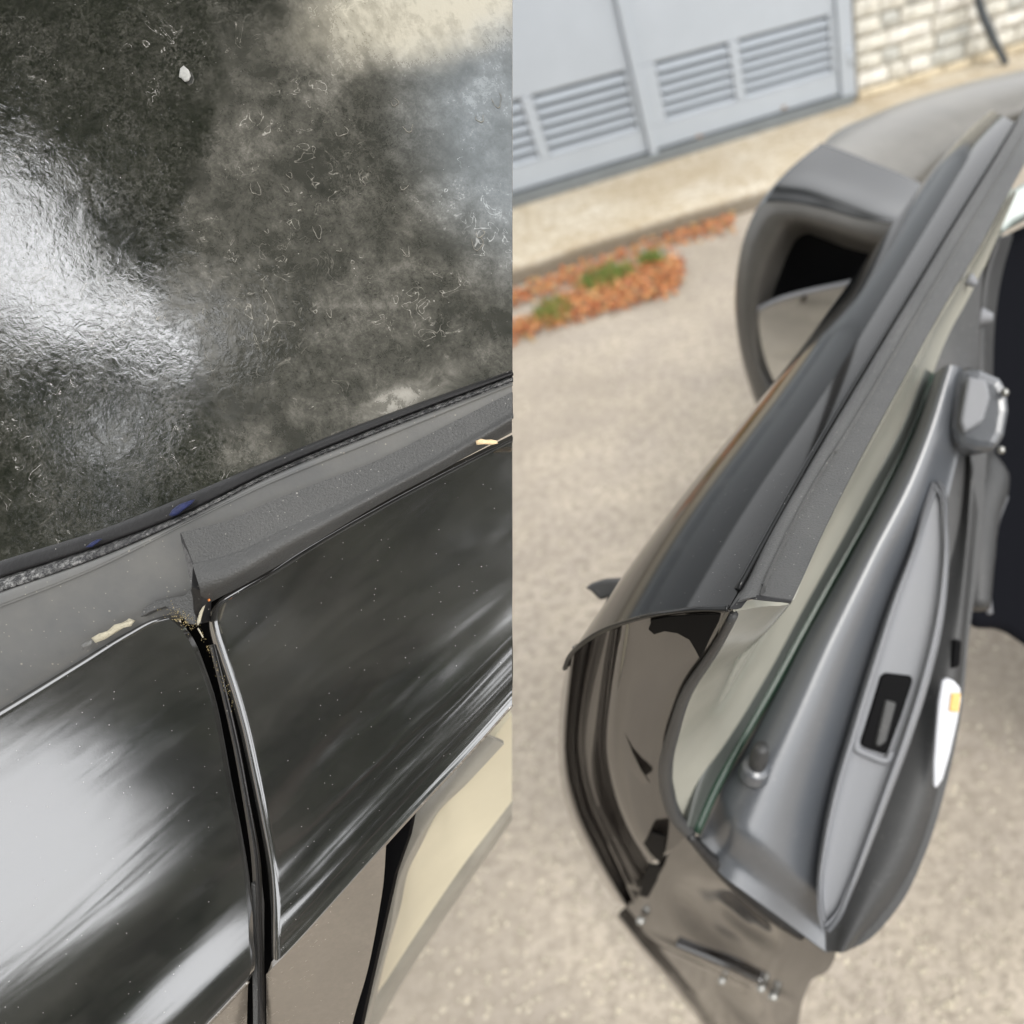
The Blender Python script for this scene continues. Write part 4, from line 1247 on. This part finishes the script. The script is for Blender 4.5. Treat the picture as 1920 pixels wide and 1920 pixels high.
# outer back shell, seen edge-on at left
loft('mirror_shell', [[(1540, 268, dmv(1540, 268) + .15), (1470, 326, dmv(1470, 326) + .10), (1418, 392, dmv(1418, 392) + .03), (1391, 460, dmv(1391, 460) + .02), (1378, 560, dmv(1378, 560) + .02), (1384, 640, dmv(1384, 640) + .02), (1402, 715, dmv(1402, 715) + .02), (1424, 780, dmv(1424, 780) + .02)],
                      [(1546, 270, dmv(1546, 270) + .145), (1476, 328, dmv(1476, 328) + .085), (1428, 390, dmv(1428, 390) + .005), (1400, 452, dmv(1400, 452) - .001), (1385, 560, dmv(1385, 560) - .002), (1391, 640, dmv(1391, 640) - .002), (1408, 710, dmv(1408, 710) - .001), (1430, 775, dmv(1430, 775))]], CAP, mir, 50, 4, .002)
# mirror glass: bright rim and silvered face turned down to the road
MG = [(1413, 584), (1424, 574), (1462, 562), (1510, 550), (1560, 540), (1612, 530), (1600, 590), (1540, 690), (1490, 730), (1462, 726), (1440, 706), (1424, 668), (1415, 625)]
MIRR = MT('mirror_silver').set(Base_Color=(0.62, 0.63, 0.62), Metallic=1.0, Roughness=0.03).m
def dmg(x, y):
    return dmv(x, y) + .006
mg = slab('mirror_glass', MG, dmg, MIRR, mir, .003)
tube('glass_rim', [P(x, y, dmv(x, y) + .003) for x, y in ((1412, 584), (1460, 562), (1510, 548), (1560, 537), (1612, 526))], .0032, TRIM_LIGHT, mir, 8, 30)
tube('glass_surround', [P(x, y, dmv(x, y) + .003) for x, y in ((1411, 588), (1408, 625), (1416, 668), (1432, 708), (1450, 730), (1480, 738), (1510, 722))], .0042, TRIM_DARK, mir, 8, 30)

# wing and bonnet beyond the mirror
BON = paint('bonnet_paint', base=(0.09, 0.085, 0.072), ior=1.7, rough=0.28, dusty=1.6, tint=(0.5, 0.47, 0.42), specks=False)
B0 = [(1535, 290), (1540, 275), (1550, 262), (1640, 214), (1780, 164), (1920, 130), (2050, 104)]
B1 = [(1540, 310), (1550, 292), (1562, 275), (1650, 222), (1790, 172), (1925, 140), (2055, 116)]
B2 = [(1560, 430), (1590, 400), (1640, 350), (1730, 292), (1840, 240), (1950, 205), (2080, 175)]
B3 = [(1560, 640), (1640, 540), (1720, 450), (1800, 370), (1880, 310), (1990, 270), (2110, 240)]
loft('bonnet', [zz(B0, .80), zz(B1, .85), zz(B2, .82), zz(B3, .70)], BON, oc, 50, 6, .003)
# scuttle / windscreen base, pale
slab('windscreen_base', [(1872, 384), (1884, 368), (1904, 352), (1960, 318), (2010, 296), (2010, 360), (1960, 384), (1900, 416), (1880, 436), (1870, 424)], lambda x, y: .80, simple('pale_green_glass_edge', (0.42, 0.48, 0.46), .25, .08, 8, .0002), oc, .03, .006)
# car's body side as an unseen box, added to shade the ground
boxm('body_side', u3([NE[0], NE[1], 0]) + DD * .5 + QQ * .27 + u3([0, 0, .24]), [DD, QQ, u3([0, 0, 1])], (1.5, .9, .6), CLOTH, oc, .03)
# dark footwell, pillar and hinge side of the body
slab('door_aperture', [(1850, 470), (1880, 440), (1960, 400), (2200, 300), (2300, 1300), (2050, 1330), (1925, 1212), (1880, 1182), (1822, 1180), (1812, 1150), (1822, 1050), (1830, 870), (1838, 600)], lambda x, y: .86, CLOTH, oc, .02, .01)
loft('pillar_trim', [[(1862, 452, .74), (1838, 520, .74), (1828, 600, .74), (1824, 700, .74), (1826, 800, .74), (1830, 900, .74)],
                     [(1874, 446, .73), (1852, 520, .73), (1844, 600, .73), (1842, 700, .73), (1844, 800, .73), (1846, 900, .73)],
                     [(1900, 440, .76), (1880, 510, .76), (1866, 600, .76), (1862, 700, .76), (1864, 800, .76), (1866, 900, .76)]], TRIM_DARK, oc, 30, 4, .004)
loft('quarter_trim', [[(1760, 560, .66), (1748, 640, .66), (1752, 700, .66), (1790, 700, .66)], [(1800, 520, .665), (1790, 600, .665), (1795, 660, .665), (1815, 690, .665)], [(1845, 500, .68), (1838, 580, .68), (1836, 650, .68), (1836, 700, .68)]], TRIM_DARK, oc, 24, 4, .003)
tube('door_check_arm', [P(1818, 860, .78), P(1850, 900, .76), P(1836, 960, .74), P(1830, 1040, .72), P(1832, 1140, .70)], [.018, .022, .02, .018, .012], TRIM_DARK, oc, 12, 30)
tube('speaker_ring', [P(1884, 930, .80), P(1862, 980, .79), P(1850, 1040, .785), P(1848, 1100, .785), P(1856, 1150, .79)], [.004, .006, .007, .005, .003], TRIM_LIGHT, oc, 10, 30)
tube('hinge_bolt', [P(1838, 594, .725), P(1862, 596, .722)], [.009, .004], TRIM_LIGHT, oc, 10, 8)
tube('hinge_bolt', [P(1815, 522, .65), P(1830, 534, .65)], [.006, .003], TRIM_LIGHT, oc, 10, 8)
